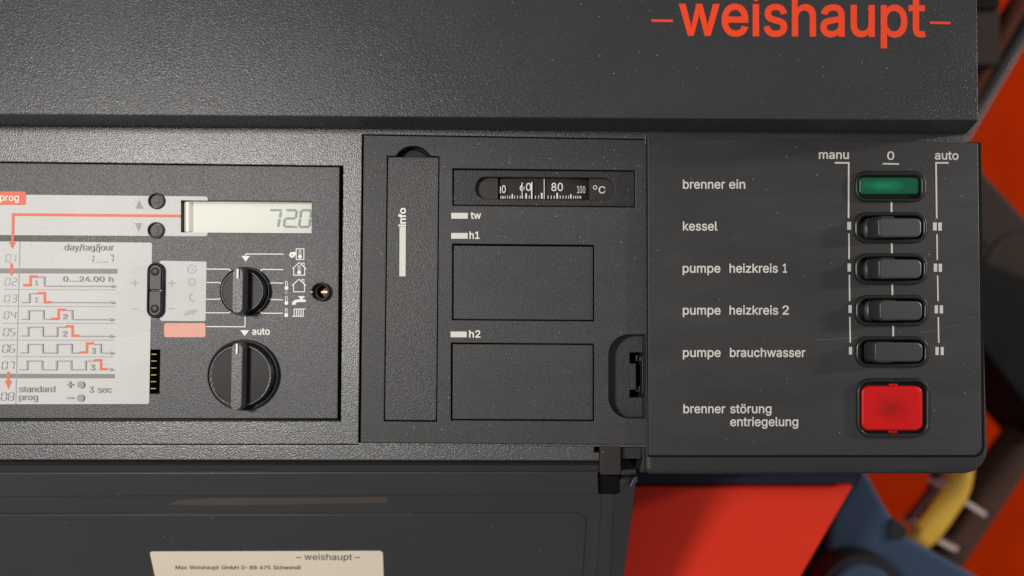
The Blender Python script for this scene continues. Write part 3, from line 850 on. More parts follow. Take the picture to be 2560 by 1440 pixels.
# flue pipe with a taupe wrap behind the right edge
fl = thing('flue_pipe', 'taupe wrapped flue elbow with a black lower end behind the right edge', 'flue pipe', at(2560, 700, 0.17))
MB().prism([(2350, 330), (2458, 428), (2562, 542), (2680, 660), (2700, 720), (2300, 720)], 0.18, 0.05, bev=14, nb=4).build('wrap', 'taupe', fl)
MB().tube([at(2574 + 118 * math.cos(a_), 694 + 118 * math.sin(a_), 0.165) for a_ in [math.radians(198 + 6 * i) for i in range(16)]], 7 * PX * 1.5, 12).build('rim', 'taupe', fl)
MB().prism([(2330, 640), (2470, 655), (2560, 690), (2660, 720), (2660, 1120), (2560, 1008), (2470, 890), (2330, 700)], 0.168, 0.05, bev=10, nb=3).build('open_end', 'black', fl)

ROCKERS = ((2138, 2319.6, 529.4, 607.4, 2196), (2138.6, 2320.8, 632.6, 711, 2197), (2140, 2322.4, 737.4, 815, 2200), (2141, 2323.6, 840.8, 919, 2188))
WELLS = [rr((a + b) / 2 - 83, (c + d) / 2 - 31.5, (a + b) / 2 + 83, (c + d) / 2 + 31.5, 21, 6) for a, b, c, d, e in ROCKERS]

# ================================================================== panel housing
ho = thing('panel_housing', 'dark grey grained plastic housing that frames the control modules', 'control panel', at(1280, 1150, 0.0))
MB().prism(rr(-420, 316, 1640, 1150), 0.016, 0.05).build('back_plate', 'black', ho)
fr_out = [(-420, 250), (1650, 250), (1650, 1118), (1480, 1117), (900, 1114.5), (893, 1110.4), (-420, 1110.4)]
MB().prism(fr_out, 0.0, 0.014, holes=[
    [(-300, 400.5), (858, 414.5), (852, 1053.5), (-300, 1053.5)],
    [(905.5, 335.5), (1640, 347.5), (1640, 1112.6), (895.5, 1107.2)]], bev=1.6).build('bezel_frame', 'bezel', ho)
MB().prism([(-420, 1111.5), (896, 1111.5), (1486.5, 1115.5), (1486.5, 1131), (1500, 1131), (1500, 1152.5), (-420, 1150.5)], 0.0004, 0.02, bev=4, nb=3).build('lower_lip', 'bezel', ho)
MB().prism([(1553, 1116.5), (1603, 1116.5), (1603, 1147), (1553, 1147)], 0.0022, 0.02, bev=1.5).build('lip_end', 'housing', ho)
MB().prism([(1604, 1113), (1618, 1113), (1622, 1140), (1620, 1168), (1612, 1182), (1600, 1180), (1606, 1150)], 0.0012, 0.02, bev=3, nb=3).build('hinge_cheek', 'hinge', ho)
# the raised right part that carries the switches
out = rq((1614, 334), (2452, 351), (2477, 1186), (1612, 1188), [18, 18, 62, 18], 12)
MB().prism([(1612, 300), (2412, 306), (2414, 362), (1612, 362)], -0.0002, 0.05, bev=2).build('top_ledge', 'housing', ho)
MB().prism(out, -0.0006, 0.075, holes=WELLS, bev=17, nb=7, hbev=0).build('switch_housing', 'housing', ho)
MB().prism([(1618, 316), (2414, 322), (2417, 358), (1618, 352)], -0.0010, 0.012, bev=1.5).build('top_strip', 'plate', ho)

# ================================================================== upper hood with the lettering
YH = Plane(at(1280, 296, -0.018), (0, -math.cos(math.radians(3.0)), math.sin(math.radians(3.0))))   # the hood leans back a little
hd = thing('upper_hood', 'dark grey grained hood above the panel with big red orange lettering', 'boiler hood', at(1280, 300, YH))
hm = MB()
fl0 = ccw([(-420, -260), (2440, -260), (2447, 301), (1600, 296), (900, 292.5), (-420, 284)])
bk0 = ccw([(-420, -260), (2409, -260), (2413, 336), (1600, 329.5), (900, 322), (-420, 311.5)])
n = len(fl0)
rings = [[at(*p, YH) for p in offset(fl0, 3.0)], [at(*p, YH) + Vector((0, 0.00018, 0)) for p in offset(fl0, 1.0)],
         [at(*p, YH) + Vector((0, 0.0006, 0)) for p in fl0]]
hm.loft(rings, False, True)
hm.build('cover', 'hood', hd)
hu = MB()
hu.loft([rings[-1], [at(*p, -0.0003) for p in bk0]], False, False)
hu.build('underside', 'hood_under', hd)
lg = MB()
text(lg, 'weishaupt', 1700, 2311, 87.0, 75.0, YH, bold=13, yb1=91.0, lift=T)
lg.line([(1628, 51.5), (1682, 52.5)], 6.2, YH, T)
lg.line([(2324, 57.0), (2376, 58.0)], 6.2, YH, T)
lg.build('logo_lettering', 'logo', hd)

# ================================================================== heating controller
YP = 0.0006
ct = thing('heating_controller', 'charcoal heating controller with silver print, knobs and a small display', 'heating controller', at(420, 1046, YP))
plate_out = [(-290, 403.5), (849, 417.5), (844, 1046.5), (-290, 1046)]
lcd_out = [(452.5, 500.5), (778.7, 503.8), (778.5, 583), (452.5, 580.8)]
conn_out = [(368.4, 874.6), (400, 874.8), (399, 970), (398, 984.6), (366.2, 984.4), (366.6, 971), (372.6, 971), (373.4, 888.8), (368.2, 888.6)]
conn_out = [(368.4, 874.6), (400, 874.8), (398, 984.6), (366.2, 984.4), (366.6, 971), (372.6, 971), (373.4, 888.8), (368.2, 888.6)]
scr = circ(806.5, 729.5, 15.5, n=32)
MB().prism(plate_out, YP, 0.010, holes=[lcd_out, conn_out, scr], bev=1.6).build('faceplate', 'ctrl', ct)
MB().prism([(-290, 1047), (847, 1049.5), (850, 1053), (-290, 1053)], YP + 0.002, 0.006, bev=0.5).build('lower_rim', 'knobside', ct)

# silver printed fields, split round the holes like the real print
sp = MB()
sp.flat([[(-290, 483.5)] + [(513, 491.2), (517.5, 492.6), (519.4, 496), (519.4, 501.4), (452.2, 500.6), (452.2, 581), (519.2, 581.6), (519, 586), (517, 589.2), (512, 590.6)] + [(-290, 586)]], YP, T)
sp.flat([rq((-290, 601), (380.6, 606.6), (373.0, 1009.8), (-290, 1011), [0, 5, 5, 0])], YP, T)
sp.flat([rq((399, 651.6), (516.6, 654), (514, 803), (400, 802), [6, 4, 4, 6])], YP, T)
sp.build('silver_print', 'silver', ct)
L2 = T * 1.6
L3 = T * 2.2
gp = MB()
gp.flat([[(348.2, 500), (358.2, 522), (339, 521.6)]], YP, L2)
gp.flat([[(337.2, 557.6), (356.4, 558), (346.8, 579)]], YP, L2)
gp.line([(50.6, 604), (48.4, 690), (45.2, 800), (40, 1010.4)], 2.4, YP, L2)
for (xa, ya, xb, yb_) in [(11, 723.5, 290, 725), (-290, 763.5, 290, 767), (8, 808, 289, 808.6), (-290, 849, 286, 850.6), (5.5, 891.6, 286, 892)]:
    gp.line([(xa, ya), (xb, yb_)], 1.7, YP, L2)
for ch, xs, ya, yb_ in [('01', (14.5, 25, 31, 38), 636, 655), ('02', (12.5, 24, 30.5, 41), 695.5, 713.5), ('03', (11, 22.5, 30, 40.5), 737, 755),
                        ('04', (10, 21, 27, 37.8), 778.6, 796.6), ('05', (8.6, 20.6, 25.2, 36.2), 820.6, 839.6), ('06', (6.6, 18.8, 23.4, 35.6), 861.6, 880.6),
                        ('07', (5.2, 17.2, 22.8, 34), 903.6, 922.6), ('08', (3, 15, 20.4, 33.6), 981.6, 1000.6)]:
    seven(gp, ch[0], xs[0], ya, xs[1], yb_, 2.0, YP, 2.5, 1.2, L2)
    seven(gp, ch[1], xs[2], ya, xs[3], yb_, 2.0, YP, 2.5, 1.2, L2)
text(gp, 'day/tag/jour', 162, 284.5, 626, 11.8, YP, 4.0, 626.6, L2)
text(gp, '0....24.00 h', 159, 283, 704, 13.2 * XC, YP, 4.0, 704.4, L2)
seven(gp, '1', 224, 637.5, 233, 655.5, 1.8, YP, 2, 1.0, L2)
seven(gp, '7', 272.6, 637.5, 282, 655.5, 1.8, YP, 2, 1.0, L2)
for x in (243.8, 251.8, 260.2, 268):
    gp.flat([circ(x, 655, 1.3, n=10)], YP, L2)
text(gp, 'standard', 48.6, 138, 979.8, 11.6, YP, 4.0, 979.8, L2)
text(gp, 'prog', 48.6, 94.6, 1000, 11.6, YP, 4.0, 1000, L2)
text(gp, '3 sec', 224, 278.6, 981.2, 11.4, YP, 4.0, 981.2, L2)


def wave(mb, pts, w=2.3):
    mb.line(pts, w, YP, L2)


def arrow(mb, x, y):
    mb.flat([[(x, y), (x - 13, y - 4.6), (x - 10, y), (x - 13, y + 4.6)]], YP, L2)


wave(gp, [(94.5, 692.5), (112, 692.5), (112, 715), (283, 715.6)]); arrow(gp, 292, 715.8)
wave(gp, [(56, 756), (75, 756), (75, 734), (95, 734)]); wave(gp, [(129, 756), (282, 756.4)]); arrow(gp, 291, 756.6)
wave(gp, [(55.5, 798), (73.5, 798), (73.5, 776.5), (110, 776.5), (110, 798), (129.7, 798)]); wave(gp, [(165.6, 776), (182, 776), (182, 798.6), (279, 799)]); arrow(gp, 288.5, 799)
wave(gp, [(54.3, 839.4), (72, 839.4), (72, 817.6), (108.6, 817.6), (108.6, 840), (144.5, 840), (144.5, 817.6), (165, 817.6)]); wave(gp, [(199.5, 840.4), (280, 840.6)]); arrow(gp, 289, 840.8)
wave(gp, [(53, 881.8), (70.8, 881.8), (70.8, 860.5), (108, 860.5), (108, 882), (144, 882), (144, 860.5), (180.6, 860.5), (180.6, 882), (199.5, 882)]); wave(gp, [(236, 860.5), (253, 860.5), (253, 882), (279, 882.4)]); arrow(gp, 289, 882.6)
wave(gp, [(51, 923.8), (69.6, 923.8), (69.6, 902), (106.7, 902), (106.7, 924), (142.8, 924), (142.8, 902), (179.4, 902), (179.4, 924), (215.3, 924), (215.3, 902), (236, 902)]); arrow(gp, 287, 923.6)
for ch, x0, x1, yb_, hh in [('1', 88.5, 95, 713.2, 12), ('1', 88.5, 95, 755.4, 12), ('2', 158.6, 169.4, 797.4, 12.4), ('2', 157.7, 168, 841, 13.4), ('3', 230, 239.6, 883.4, 13.6), ('3', 226.8, 238, 925.4, 14.6)]:
    text(gp, ch, x0, x1, yb_, hh * XC, YP, 5.0, None, L2)
gp.line([(168.6, 961), (184.6, 961)], 3.6, YP, L2)
gp.line([(176.6, 953), (176.6, 969)], 3.6, YP, L2)
gp.line([(167.6, 994.6), (184.8, 994.6)], 3.6, YP, L2)
gp.flat([circ(204, 961.4, 9, n=24)], YP, L2)
gp.flat([circ(203.4, 994.6, 9, n=24)], YP, L2)
gp.build('grey_lettering', 'grey', ct)
fg = MB()
for x, y in ((337.6, 708), (429.8, 708)):
    fg.line([(x - 9, y), (x + 9, y)], 3.4, YP, L2)
    fg.line([(x, y - 9), (x, y + 9)], 3.4, YP, L2)
for x, y in ((337.6, 771.6), (428.8, 771.6)):
    fg.line([(x - 8.5, y), (x + 8.5, y)], 3.2, YP, L2)
fg.line(circ(480, 673, 10.5, n=20), 2.2, YP, L2, True)
fg.line([(480, 667), (480, 673), (485, 676)], 2.0, YP, L2)
fg.line(circ(480, 705, 7, n=16), 2.4, YP, L2, True)
for a in range(8):
    c, s = math.cos(a * math.pi / 4), math.sin(a * math.pi / 4)
    fg.line([(480 + 9.5 * c, 705 + 9.5 * s), (480 + 13 * c, 705 + 13 * s)], 2.0, YP, L2)
fg.line([(481, 734), (476, 738), (474, 744), (476, 750), (482, 754), (488, 753)], 3.0, YP, L2)
for a in range(5):
    fg.line([(462 + a * 6, 790 - a * 1.2), (468 + a * 5, 776 - a * 1.0)], 2.0, YP, L2)
fg.line([(460, 786), (494, 778)], 2.0, YP, L2)
fg.build('rubbed_symbols', 'palegrey', ct)
bb = MB()
bb.flat([[(-290, 669.5), (294, 672), (294, 684.4), (-290, 682.5)]], YP, L2)
bb.flat([[(-290, 933.4), (287.6, 935), (287.6, 945.8), (-290, 945)]], YP, L2)
bb.build('grey_bars', 'bar', ct)
mark(ct, 'redprint', YP, 'red_tag', lambda mb: mb.flat([[(-60, 478.4), (61, 479.2), (64.4, 480.6), (65.6, 484), (65.2, 508.6), (63.8, 511.6), (60.6, 512.6), (-60, 512)]], YP, L3))
for stem, head in (([(452, 540.2), (33.6, 536.4), (32.4, 607)], [(22.8, 605.4), (40.4, 606), (31.4, 622.6)]),
                   ([(29.8, 658), (29.6, 674)], [(21.8, 672.4), (38, 672.8), (29.8, 690.8)]),
                   ([(21.4, 929), (21.4, 953)], [(12.4, 951), (30.8, 951.6), (21.6, 972.8)])):
    rd = MB()
    rd.line(stem, 6.8, YP, L3)
    rd.flat([head], YP, L3 + 1e-5)
    rd.build('red_arrow', 'redprint', ct)
for pts in ([(58.4, 713), (77, 713), (77, 691.4), (94.6, 691.4)], [(95, 733), (112.6, 733), (112.6, 755.6), (129, 755.6)],
            [(129.6, 797), (147, 797), (147, 774.4), (165.8, 774.4)], [(165, 816), (182, 816), (182, 839.4), (199.6, 839.4)],
            [(199.4, 881), (217.8, 881), (217.8, 858.6), (236, 858.6)], [(236, 900.4), (253, 900.4), (253, 922.8), (270.4, 922.8)]):
    mark(ct, 'redprint', YP, 'red_step', lambda mb: mb.line(pts, 6.2, YP, L3))
MB().flat([rr(410.6, 807.6, 514.2, 843, 6)], YP, L2).build('salmon_field', 'salmon', ct)
lettering(ct, 'white', YP, 'prog', 1, 48, 502, 12.6, 5.0, 502.4, T * 3)
lettering(ct, 'white', YP, 'auto', 630.8, 674.4, 836.4, 12.2, 14.0, 836.6)
for pts in ([(516.4, 672.6), (573.6, 673), (577.4, 677.4)], [(516, 706.2), (547, 706.2), (553, 708.4)], [(515, 748), (547, 748), (553, 746)],
            [(514.6, 782), (571.4, 782), (577, 778.6)], [(708, 674), (655, 673.4), (651.4, 677)], [(708.4, 707.6), (680, 707.2), (673, 709)],
            [(708, 749.6), (680, 748.8), (673, 747)], [(707, 783), (655, 783), (650, 779)], [(614.2, 641), (614.2, 635), (709, 635.2)],
            [(612.8, 790), (612.8, 817), (516, 816.4)]):
    mark(ct, 'white', YP, 'leader_line', lambda mb: mb.line(pts, 2.3, YP, T))
mark(ct, 'white', YP, 'pointer_triangle', lambda mb: mb.flat([[(604, 639.6), (624.8, 639.9), (614, 654)]], YP, T))
mark(ct, 'white', YP, 'pointer_triangle', lambda mb: mb.flat([[(601, 825.4), (623, 825.8), (611.6, 840)]], YP, T))


def thermo(mb, x, yt, yb_):
    mb.flat([circ(x, yb_, 4.8, n=18)], YP, T)
    mb.line([(x, yb_ - 3), (x - 2.4, yb_ - 5), (x - 2.4, yt + 2), (x, yt), (x + 2.4, yt + 2), (x + 2.4, yb_ - 5), (x, yb_ - 3)], 1.5, YP, T)


wp = MB()
wp.line(rr(740.6, 622, 759.8, 648.6), 2.1, YP, T, True)
thermo(wp, 750.2, 625, 641.8)
wp.flat([circ(730.4, 637.2, 7.2, n=24), circ(730.4, 637.4, 2.0, n=12)], YP, T)
wp.flat([[(731, 630), (740, 630), (740, 637.4), (736, 638)]], YP, T)
wp.build('boiler_icon', 'white', ct)
for ya in (0, 41.6):
    wp = MB()
    dx = -0.6 if ya else 0
    wp.line([(731 + dx, 672 + ya), (748.3 + dx, 656.6 + ya), (765.6 + dx, 672.4 + ya)], 2.2, YP, T)
    wp.line([(734.6 + dx, 669 + ya), (734.4 + dx, 687.8 + ya), (762 + dx, 688 + ya), (762 + dx, 669 + ya)], 2.2, YP, T)
    wp.line([(755.4 + dx, 661 + ya), (755.4 + dx, 657.4 + ya), (760.6 + dx, 657.4 + ya), (760.6 + dx, 666 + ya)], 1.8, YP, T)
    if not ya:
        thermo(wp, 748, 664, 681.2)
    wp.build('house_icon', 'white', ct)
for a_ in ((716.4, 703, 720), (716, 740.4, 757.6), (715.8, 771, 788)):
    mark(ct, 'white', YP, 'thermometer_icon', lambda mb: thermo(mb, *a_))
mark(ct, 'white', YP, 'tap_icon', lambda mb: mb.flat([[(729.6, 761.8), (730.6, 757), (733, 752.8), (736.6, 750), (741, 748.8), (750.4, 748.5), (750.4, 745), (747, 744.2), (746, 740), (761.6, 740), (761.4, 744.2), (757.2, 745.2),
          (757.2, 748.6), (764.6, 748.8), (764.6, 755), (744, 755.2), (741.4, 756), (740, 758), (739.4, 761.8)]], YP, T))
wp = MB()
wp.line([(734, 772.6), (763.4, 772.6)], 2.0, YP, T)
wp.line([(730.6, 790.6), (759.4, 790.6)], 2.0, YP, T)
for x in (735.8, 741.6, 747.2, 752.8, 758.4):
    wp.line([(x, 773.8), (x, 789.6)], 2.3, YP, T)
wp.build('radiator_icon', 'white', ct)
mark(ct, 'bar', YP, 'small_mark', lambda mb: mb.flat([circ(716, 731, 5.4, n=16)], YP, T))

# display
dp = MB()
YL = YP + 0.0022
dp.prism([(440, 490), (800, 492), (800, 596), (440, 592)], YL, 0.004)
disp = dp.build('display', 'lcd', ct)
sd = MB()
sd.loft([[at(px + 0, py, YL - 0.0002) for py in (506, 578)], [at(462, py, YL - 0.0009) for py in (505, 579)], [at(470, py, YL - 0.0012) for py in (504.6, 579.6)],
         [at(478, py, YL - 0.0009) for py in (505, 579)], [at(484, py, YL - 0.0001) for py in (506, 578)]] if False else
        [[at(x, py, YL - h) for py in (505.5, 579)] for x, h in ((456, 0.00005), (462, 0.0007), (469, 0.0010), (476, 0.0007), (483, 0.00004))], True, False, False, False)
sd.build('glass_edge', 'lcdside', disp)
sd = MB()
sd.line([(466, 507.6), (777, 509.4)], 1.6, YL, 1e-4)
sd.build('frame_line', 'segment', disp)
sg = MB()
sg.line([(676, 525.4), (704.4, 525.4)], 5.4, YL, 8e-5)
sg.line([(702.4, 530), (699.6, 544)], 5.8, YL, 8e-5)
sg.line([(699.2, 547.4), (695.4, 567)], 5.8, YL, 8e-5)
seven(sg, '2', 709.6, 525.6, 736.4, 566.8, 5.6, YL, 5.5, 1.3, 8e-5)
seven(sg, '0', 747.4, 525.8, 773, 567.4, 5.6, YL, 5.5, 1.3, 8e-5)
sg.flat([circ(739.6, 568, 3.2, n=12)], YL, 8e-5)
sg.build('digits', 'segment', disp)

# buttons
for (x, y) in ((392.6, 502.8), (391.4, 576)):
    c = at(x, y, YP)
    bt = MB()
    bt.lathe(c, [(16.2 * PX, -0.0006), (16.6 * PX, 0.0006), (17.6 * PX, 0.0009), (19.8 * PX, 0.0009), (20.6 * PX, 0.0005), (20.8 * PX, -0.001)], 48)
    bt.f, bt.sm = zip(*[(f, s) for f, s in zip(bt.f, bt.sm) if len(f) == 4])
    b = bt.build('push_button', 'knobside', ct)
    cp = MB()
    cp.lathe(c, [(0.0002, 0.0001), (8 * PX, 0.00014), (13 * PX, 0.0003), (15.2 * PX, 0.0002), (16 * PX, -0.0004)], 40)
    cp.build('cap', 'button', b)
rk = MB()


def oblong(dx, a, b2):
    pts = []
    for k in range(17):
        t = math.pi * k / 16
        pts.append((388 - dx * math.cos(t), a - dx * math.sin(t)))
    for k in range(17):
        t = math.pi * k / 16
        pts.append((386.4 + dx * math.cos(t), b2 + dx * math.sin(t)))
    return pts


rk.prism(oblong(20.8, 677, 774), YP - 0.0014, 0.003, holes=[oblong(16, 677, 774)], bev=2.2, nb=3)
rkb = rk.build('plus_minus_key', 'knobside', ct)
for (ya, yb_, top) in ((677, 724.6, True), (727.4, 774, False)):
    pts = []
    if top:
        pts = [p for p in oblong(15.4, 677, 774)[:17]] + [(402.4, yb_), (371.6, yb_)]
    else:
        pts = [(371.2, ya), (402.2, ya)] + oblong(15.4, 677, 774)[17:]
    MB().prism(pts, YP - 0.0008, 0.002, bev=1.6, nb=2).build('key_cap', 'button', rkb)
    c = at(387.6 if top else 386.6, 679 if top else 772, YP - 0.0008)
    MB().lathe(c, [(0.0002, 0.00035), (6 * PX, 0.0003), (10 * PX, 0.0001), (11 * PX, -0.0001)], 28).build('dimple', 'button', rkb)


# rotary knobs
def knob(x, y, rb, rc, hc, hr, wr, mark):
    """base px centre, base and cap radius (px), cap and ridge height (m), ridge width (px)"""
    c = at(x, y, YP)
    rb *= PX
    rc *= PX
    w = wr * PX / 2
    kb = MB()
    kb.lathe(c, [(rb * 0.80, 0.0009), (rb * 0.90, 0.0010), (rb * 0.955, 0.0011), (rb * 0.965, 0.0016), (rb * 0.985, 0.0016), (rb, 0.0010), (rb, -0.001)], 72)
    k = kb.build('rotary_knob', 'knobside', ct)
    sk = MB()
    sk.lathe(c, [(rc * 0.97, hc), (rc, hc - 0.0002), (rb * 0.93, 0.0009), (rb * 0.93, 0.0)], 72)
    sk.build('skirt', 'knobside', k)
    # cap, dished either side of the finger ridge
    cp = MB()
    n = 72
    rings = []
    for r in (rc * 0.985, rc * 0.955, rc * 0.90, rc * 0.6, rc * 0.3, 0.0003):
        ring = []
        for i in range(n):
            a = 2 * math.pi * i / n
            xx, zz = r * math.cos(a), r * math.sin(a)
            h = hc + (0.0003 if r > rc * 0.95 else 0.0)
            d = abs(xx) / rc
            if r <= rc * 0.92:
                h -= 0.0009 * max(0.0, 1 - d)
            ring.append(c + Vector((xx, -h, zz)))
        rings.append(ring)
    rings.reverse()
    cp.loft(rings, True, True)
    cp.build('cap', 'knob', k)
    # ridge: rounded bar across the whole knob
    hz0 = rc * 1.07
    rg = MB()
    def bar(sw, sz, h):
        o = []
        for i in range(13):
            t = math.pi * i / 12
            o.append(c + Vector((sw * math.cos(t), -h, sz - sw + sw * math.sin(t))))
        for i in range(13):
            t = math.pi + math.pi * i / 12
            o.append(c + Vector((sw * math.cos(t), -h, -(sz - sw) + sw * math.sin(t))))
        return o
    rg.loft([bar(w * 0.88, hz0 - w * 0.12, hr), bar(w * 0.97, hz0 - w * 0.03, hr - 0.0002), bar(w, hz0, hr - 0.0005), bar(w * 1.16, hz0 * 1.02, 0.0006)], False, True)
    rg.build('finger_ridge', 'knob', k)
    # groove and white pointer mark
    z1 = hz0 - mark[0] * PX
    z0 = z1 - mark[1] * PX
    def box(xa, xb, za, zb, h0, h1):
        q = [c + Vector((xa, -h1, za)), c + Vector((xb, -h1, za)), c + Vector((xb, -h1, zb)), c + Vector((xa, -h1, zb))]
        q2 = [p + Vector((0, h1 - h0, 0)) for p in q]
        return MB().loft([q, q2], False, True)
    box(-2.2 * PX, 2.0 * PX, z0, z1, hr - 0.001, hr + 0.00012).build('pointer_mark', 'white', k)
    box(2.05 * PX, 4.6 * PX, z0 - 0.00005, z1, hr - 0.001, hr + 0.00004).build('pointer_groove', 'black', k)
    return k


knob(614.5, 728.5, 61.5, 51.5, 0.0036, 0.0082, 25, (2.0, 24))
knob(610, 936.8, 87.5, 75.5, 0.0034, 0.0074, 27, (2.0, 24))

# adjusting screw
c = at(803, 729.6, YP)
ss = MB()
ss.lathe(c, [(15.6 * PX, -0.0035), (16 * PX, 0.0004), (19.5 * PX, 0.0006), (20.2 * PX, 0.0019), (22.6 * PX, 0.0019), (23.6 * PX, 0.0012), (24 * PX, -0.0005)], 48)
for k in list(range(1)):
    pass
s = MB()
s.sm = []
ss2 = MB()
ss2.add(ss.v, [f for f in ss.f if len(f) == 4], True)
sw = ss2.build('adjusting_screw', 'knobside', ct)
c2 = c + Vector((0.0007, 0.0034, 0))
MB().lathe(c2, [(0.0002, 0.0004), (9 * PX, 0.0003), (13.6 * PX, 0.0), (13.8 * PX, -0.002)], 36).build('screw_head', 'copper', sw)
q = [c2 + Vector((sx * 12 * PX, -0.0009, sz * 2.4 * PX)) for sx, sz in ((-1, -1), (1, -1), (1, 1), (-1, 1))]
MB().loft([q, [p + Vector((0, 0.0008, 0)) for p in q]], False, True).build('slot_blade', 'gold', sw)

mark(sw, 'white', YP, 'tick_mark', lambda mb: mb.line([(779.4, 730.2), (785.4, 730.2)], 1.8, YP, 0.00195))

# edge connector with six gold pins
cn = MB()
cn.prism([(360, 868), (406, 868), (404, 991), (360, 991)], YP + 0.0045, 0.002)
cns = cn.build('connector_socket', 'black', ct)
for y, x in ((885.8, 388), (902.8, 388.2), (920, 387.6), (937.3, 387.4), (954, 387), (971.2, 386.6)):
    p = at(x, y, YP + 0.0016)
    g = MB()
    g.loft([[p + Vector((sx * 6.5 * PX, -0.0006 - 0.0005 * math.cos(sx), 1.7 * PX)), p + Vector((sx * 6.5 * PX, -0.0012 - 0.0006 * (1 - sx * sx), 0)), p + Vector((sx * 6.5 * PX, 0.0, -1.7 * PX))] for sx in (-1, -0.6, -0.2, 0.2, 0.6, 1)], True, False, False, False)
    g.build('contact_pin', 'gold', cns)

# ================================================================== middle gauge module
YM = 0.0003
gm = thing('gauge_module', 'dusty charcoal cover between controller and switches, with thermometer window and info card', 'gauge module', at(1260, 1108, YM))
th_out = [(1131, 420.6), (1588, 425.8), (1588, 518.4), (1131, 514)]
b1_out = [(1130.4, 609.2), (1485.8, 612.4), (1485.8, 803), (1130, 800.4)]
b2_out = [(1127.2, 856.8), (1485.8, 859.6), (1485.6, 1053.6), (1126.8, 1051)]
card_out = [(967.6, 389.6), (1098.8, 391), (1092.6, 1055), (959.6, 1053.4)]
notch = []
for kk in range(19):
    a = math.radians(180 + 30.5 + (180 - 61) * kk / 18)
    notch.append((1033.6 + 50.5 * math.cos(a), 415 + 50.5 * math.sin(a)))
card_hole = [(967.6, 389.6)] + notch + [(1098.8, 391), (1092.6, 1055), (959.6, 1053.4)]
latch_out = rq((1521, 836), (1640, 836), (1640, 1046.6), (1521, 1046), [52, 0, 0, 52], 10)
plate_o = [(908.5, 337.5), (1617.5, 349), (1618, 834), (1600, 836)] if False else [(909.5, 338), (1617.6, 349.8), (1617.6, 1112), (901.5, 1106.5)]
latch_in = rq((1521, 836), (1616, 836), (1616, 1046.6), (1521, 1046), [52, 0, 0, 52], 10)
plate_o = [(909.5, 338), (1617.6, 349.8), (1617.6, 836)] + list(reversed(latch_in[:11])) + list(reversed(latch_in[13:])) + [(1617.6, 1046.6), (1617.6, 1112), (901.5, 1106.5)]
MB().prism(plate_o, YM, 0.009, holes=[th_out, b1_out, b2_out, card_hole], bev=1.4).build('cover_plate', 'plate', gm)
MB().prism(rq((1515, 830), (1618, 830), (1618, 1053), (1515, 1053), 3), YM + 0.0048, 0.003, holes=[[(1573.8, 881), (1617, 881), (1617, 994), (1573.8, 994)]], bev=0.8).build('latch_recess', 'plate', gm)
lt = MB()
lt.prism([(1574.5, 909), (1590, 909), (1590, 974.5), (1574.5, 974.5)], YM + 0.0042, 0.004, bev=1.2, nb=2)
lb = lt.build('latch', 'plate', gm)
for (xa, ya, xb, yb_) in ((1589, 888, 1594.5, 902), (1598, 891, 1603.4, 902), (1589.5, 966, 1594.5, 979), (1596, 966, 1600, 979)):
    p0, p1 = at((xa + xb) / 2, ya, YM + 0.0062), at((xa + xb) / 2, yb_, YM + 0.0062)
    MB().tube([p0, p1], 2.6 * PX, 12).build('latch_pin', 'housing', lb)
MB().prism([(1606, 890), (1619, 893), (1619, 1000), (1606, 985)], YM + 0.003, 0.006, bev=1).build('latch_spring', 'housing', lb)

MB().prism([(970.2, 392.2), (1096.8, 393.6), (1090.8, 1051.4), (962.2, 1050)], YM + 0.00025, 0.004, bev=1.4).build('info_card', 'card', gm)
ic = gm.children[-1] if False else [o for o in COL.objects if o.name.startswith('info_card')][0]
iw = MB()
text(iw, 'info', 565.4, 520.4, 1014.6, 12.6, YM + 0.00025, bold=15, lift=T, rot=True) if False else None


def text_up(mb, s, ya, yb_, xbase, xh, y, bold, lift):
    """lettering that reads upwards from row ya to row yb_ with its baseline on column xbase"""
    X = 0.0
    items = []
    for ch in s:
        items.append((ch, X))
        X += G[ch][0]
    allp = [(px + o) for ch, o in items for l in glyph_loops(ch) for px, _ in l]
    lo, hi = min(allp), max(allp)
    sx = (ya - yb_) / (hi - lo)
    sy = xh / XH
    for ch, o in items:
        ls = glyph_loops(ch)
        for l in [q for q in ls if area2(q) > 0]:
            bx = [p[0] for p in l]
            by = [p[1] for p in l]
            hs = [h for h in ls if area2(h) <= 0 and min(bx) < h[0][0] < max(bx) and min(by) < h[0][1] < max(by)]
            conv = lambda q: [(xbase - gy * sy, ya - (gx + o - lo) * sx) for gx, gy in q]
            outer = offset(ccw(conv(l)), -bold)
            mb.flat([outer] + [offset(ccw(conv(h)), bold) for h in hs], y, lift)


text_up(iw, 'info', 565, 520.6, 1014, 12.4, YM + 0.00025, 0.9, T)
iw.build('info_lettering', 'white', ic)
MB().flat([[(999, 566.4), (1014.6, 566.6), (1013.8, 690.8), (998.4, 690.6)]], YM + 0.00025, T).build('info_bar', 'strip', ic)
# finger notch behind the card
c = at(1033.6, 416, YM + 0.0042)
MB().lathe(c, [(0.0003, 0.0004), (40 * PX, 0.0005), (44 * PX, 0.0012), (45.5 * PX, 0.0012), (47 * PX, 0.0002), (60 * PX, 0.0)], 56).build('finger_notch', 'knobside', gm)

# thermometer
tm = MB()
YT = YM + 0.0007
slot = rq((1188, 442), (1536.4, 444.8), (1536, 500.4), (1188, 497.6), 27.6, 10)
tm.prism([(1134.8, 424.2), (1586, 428.6), (1586, 516.6), (1134.8, 512.4)], YT, 0.004, holes=[slot], bev=1.8, nb=2)
tmo = tm.build('thermometer', 'insert', gm)
YD = YT + 0.0020
dr = MB()
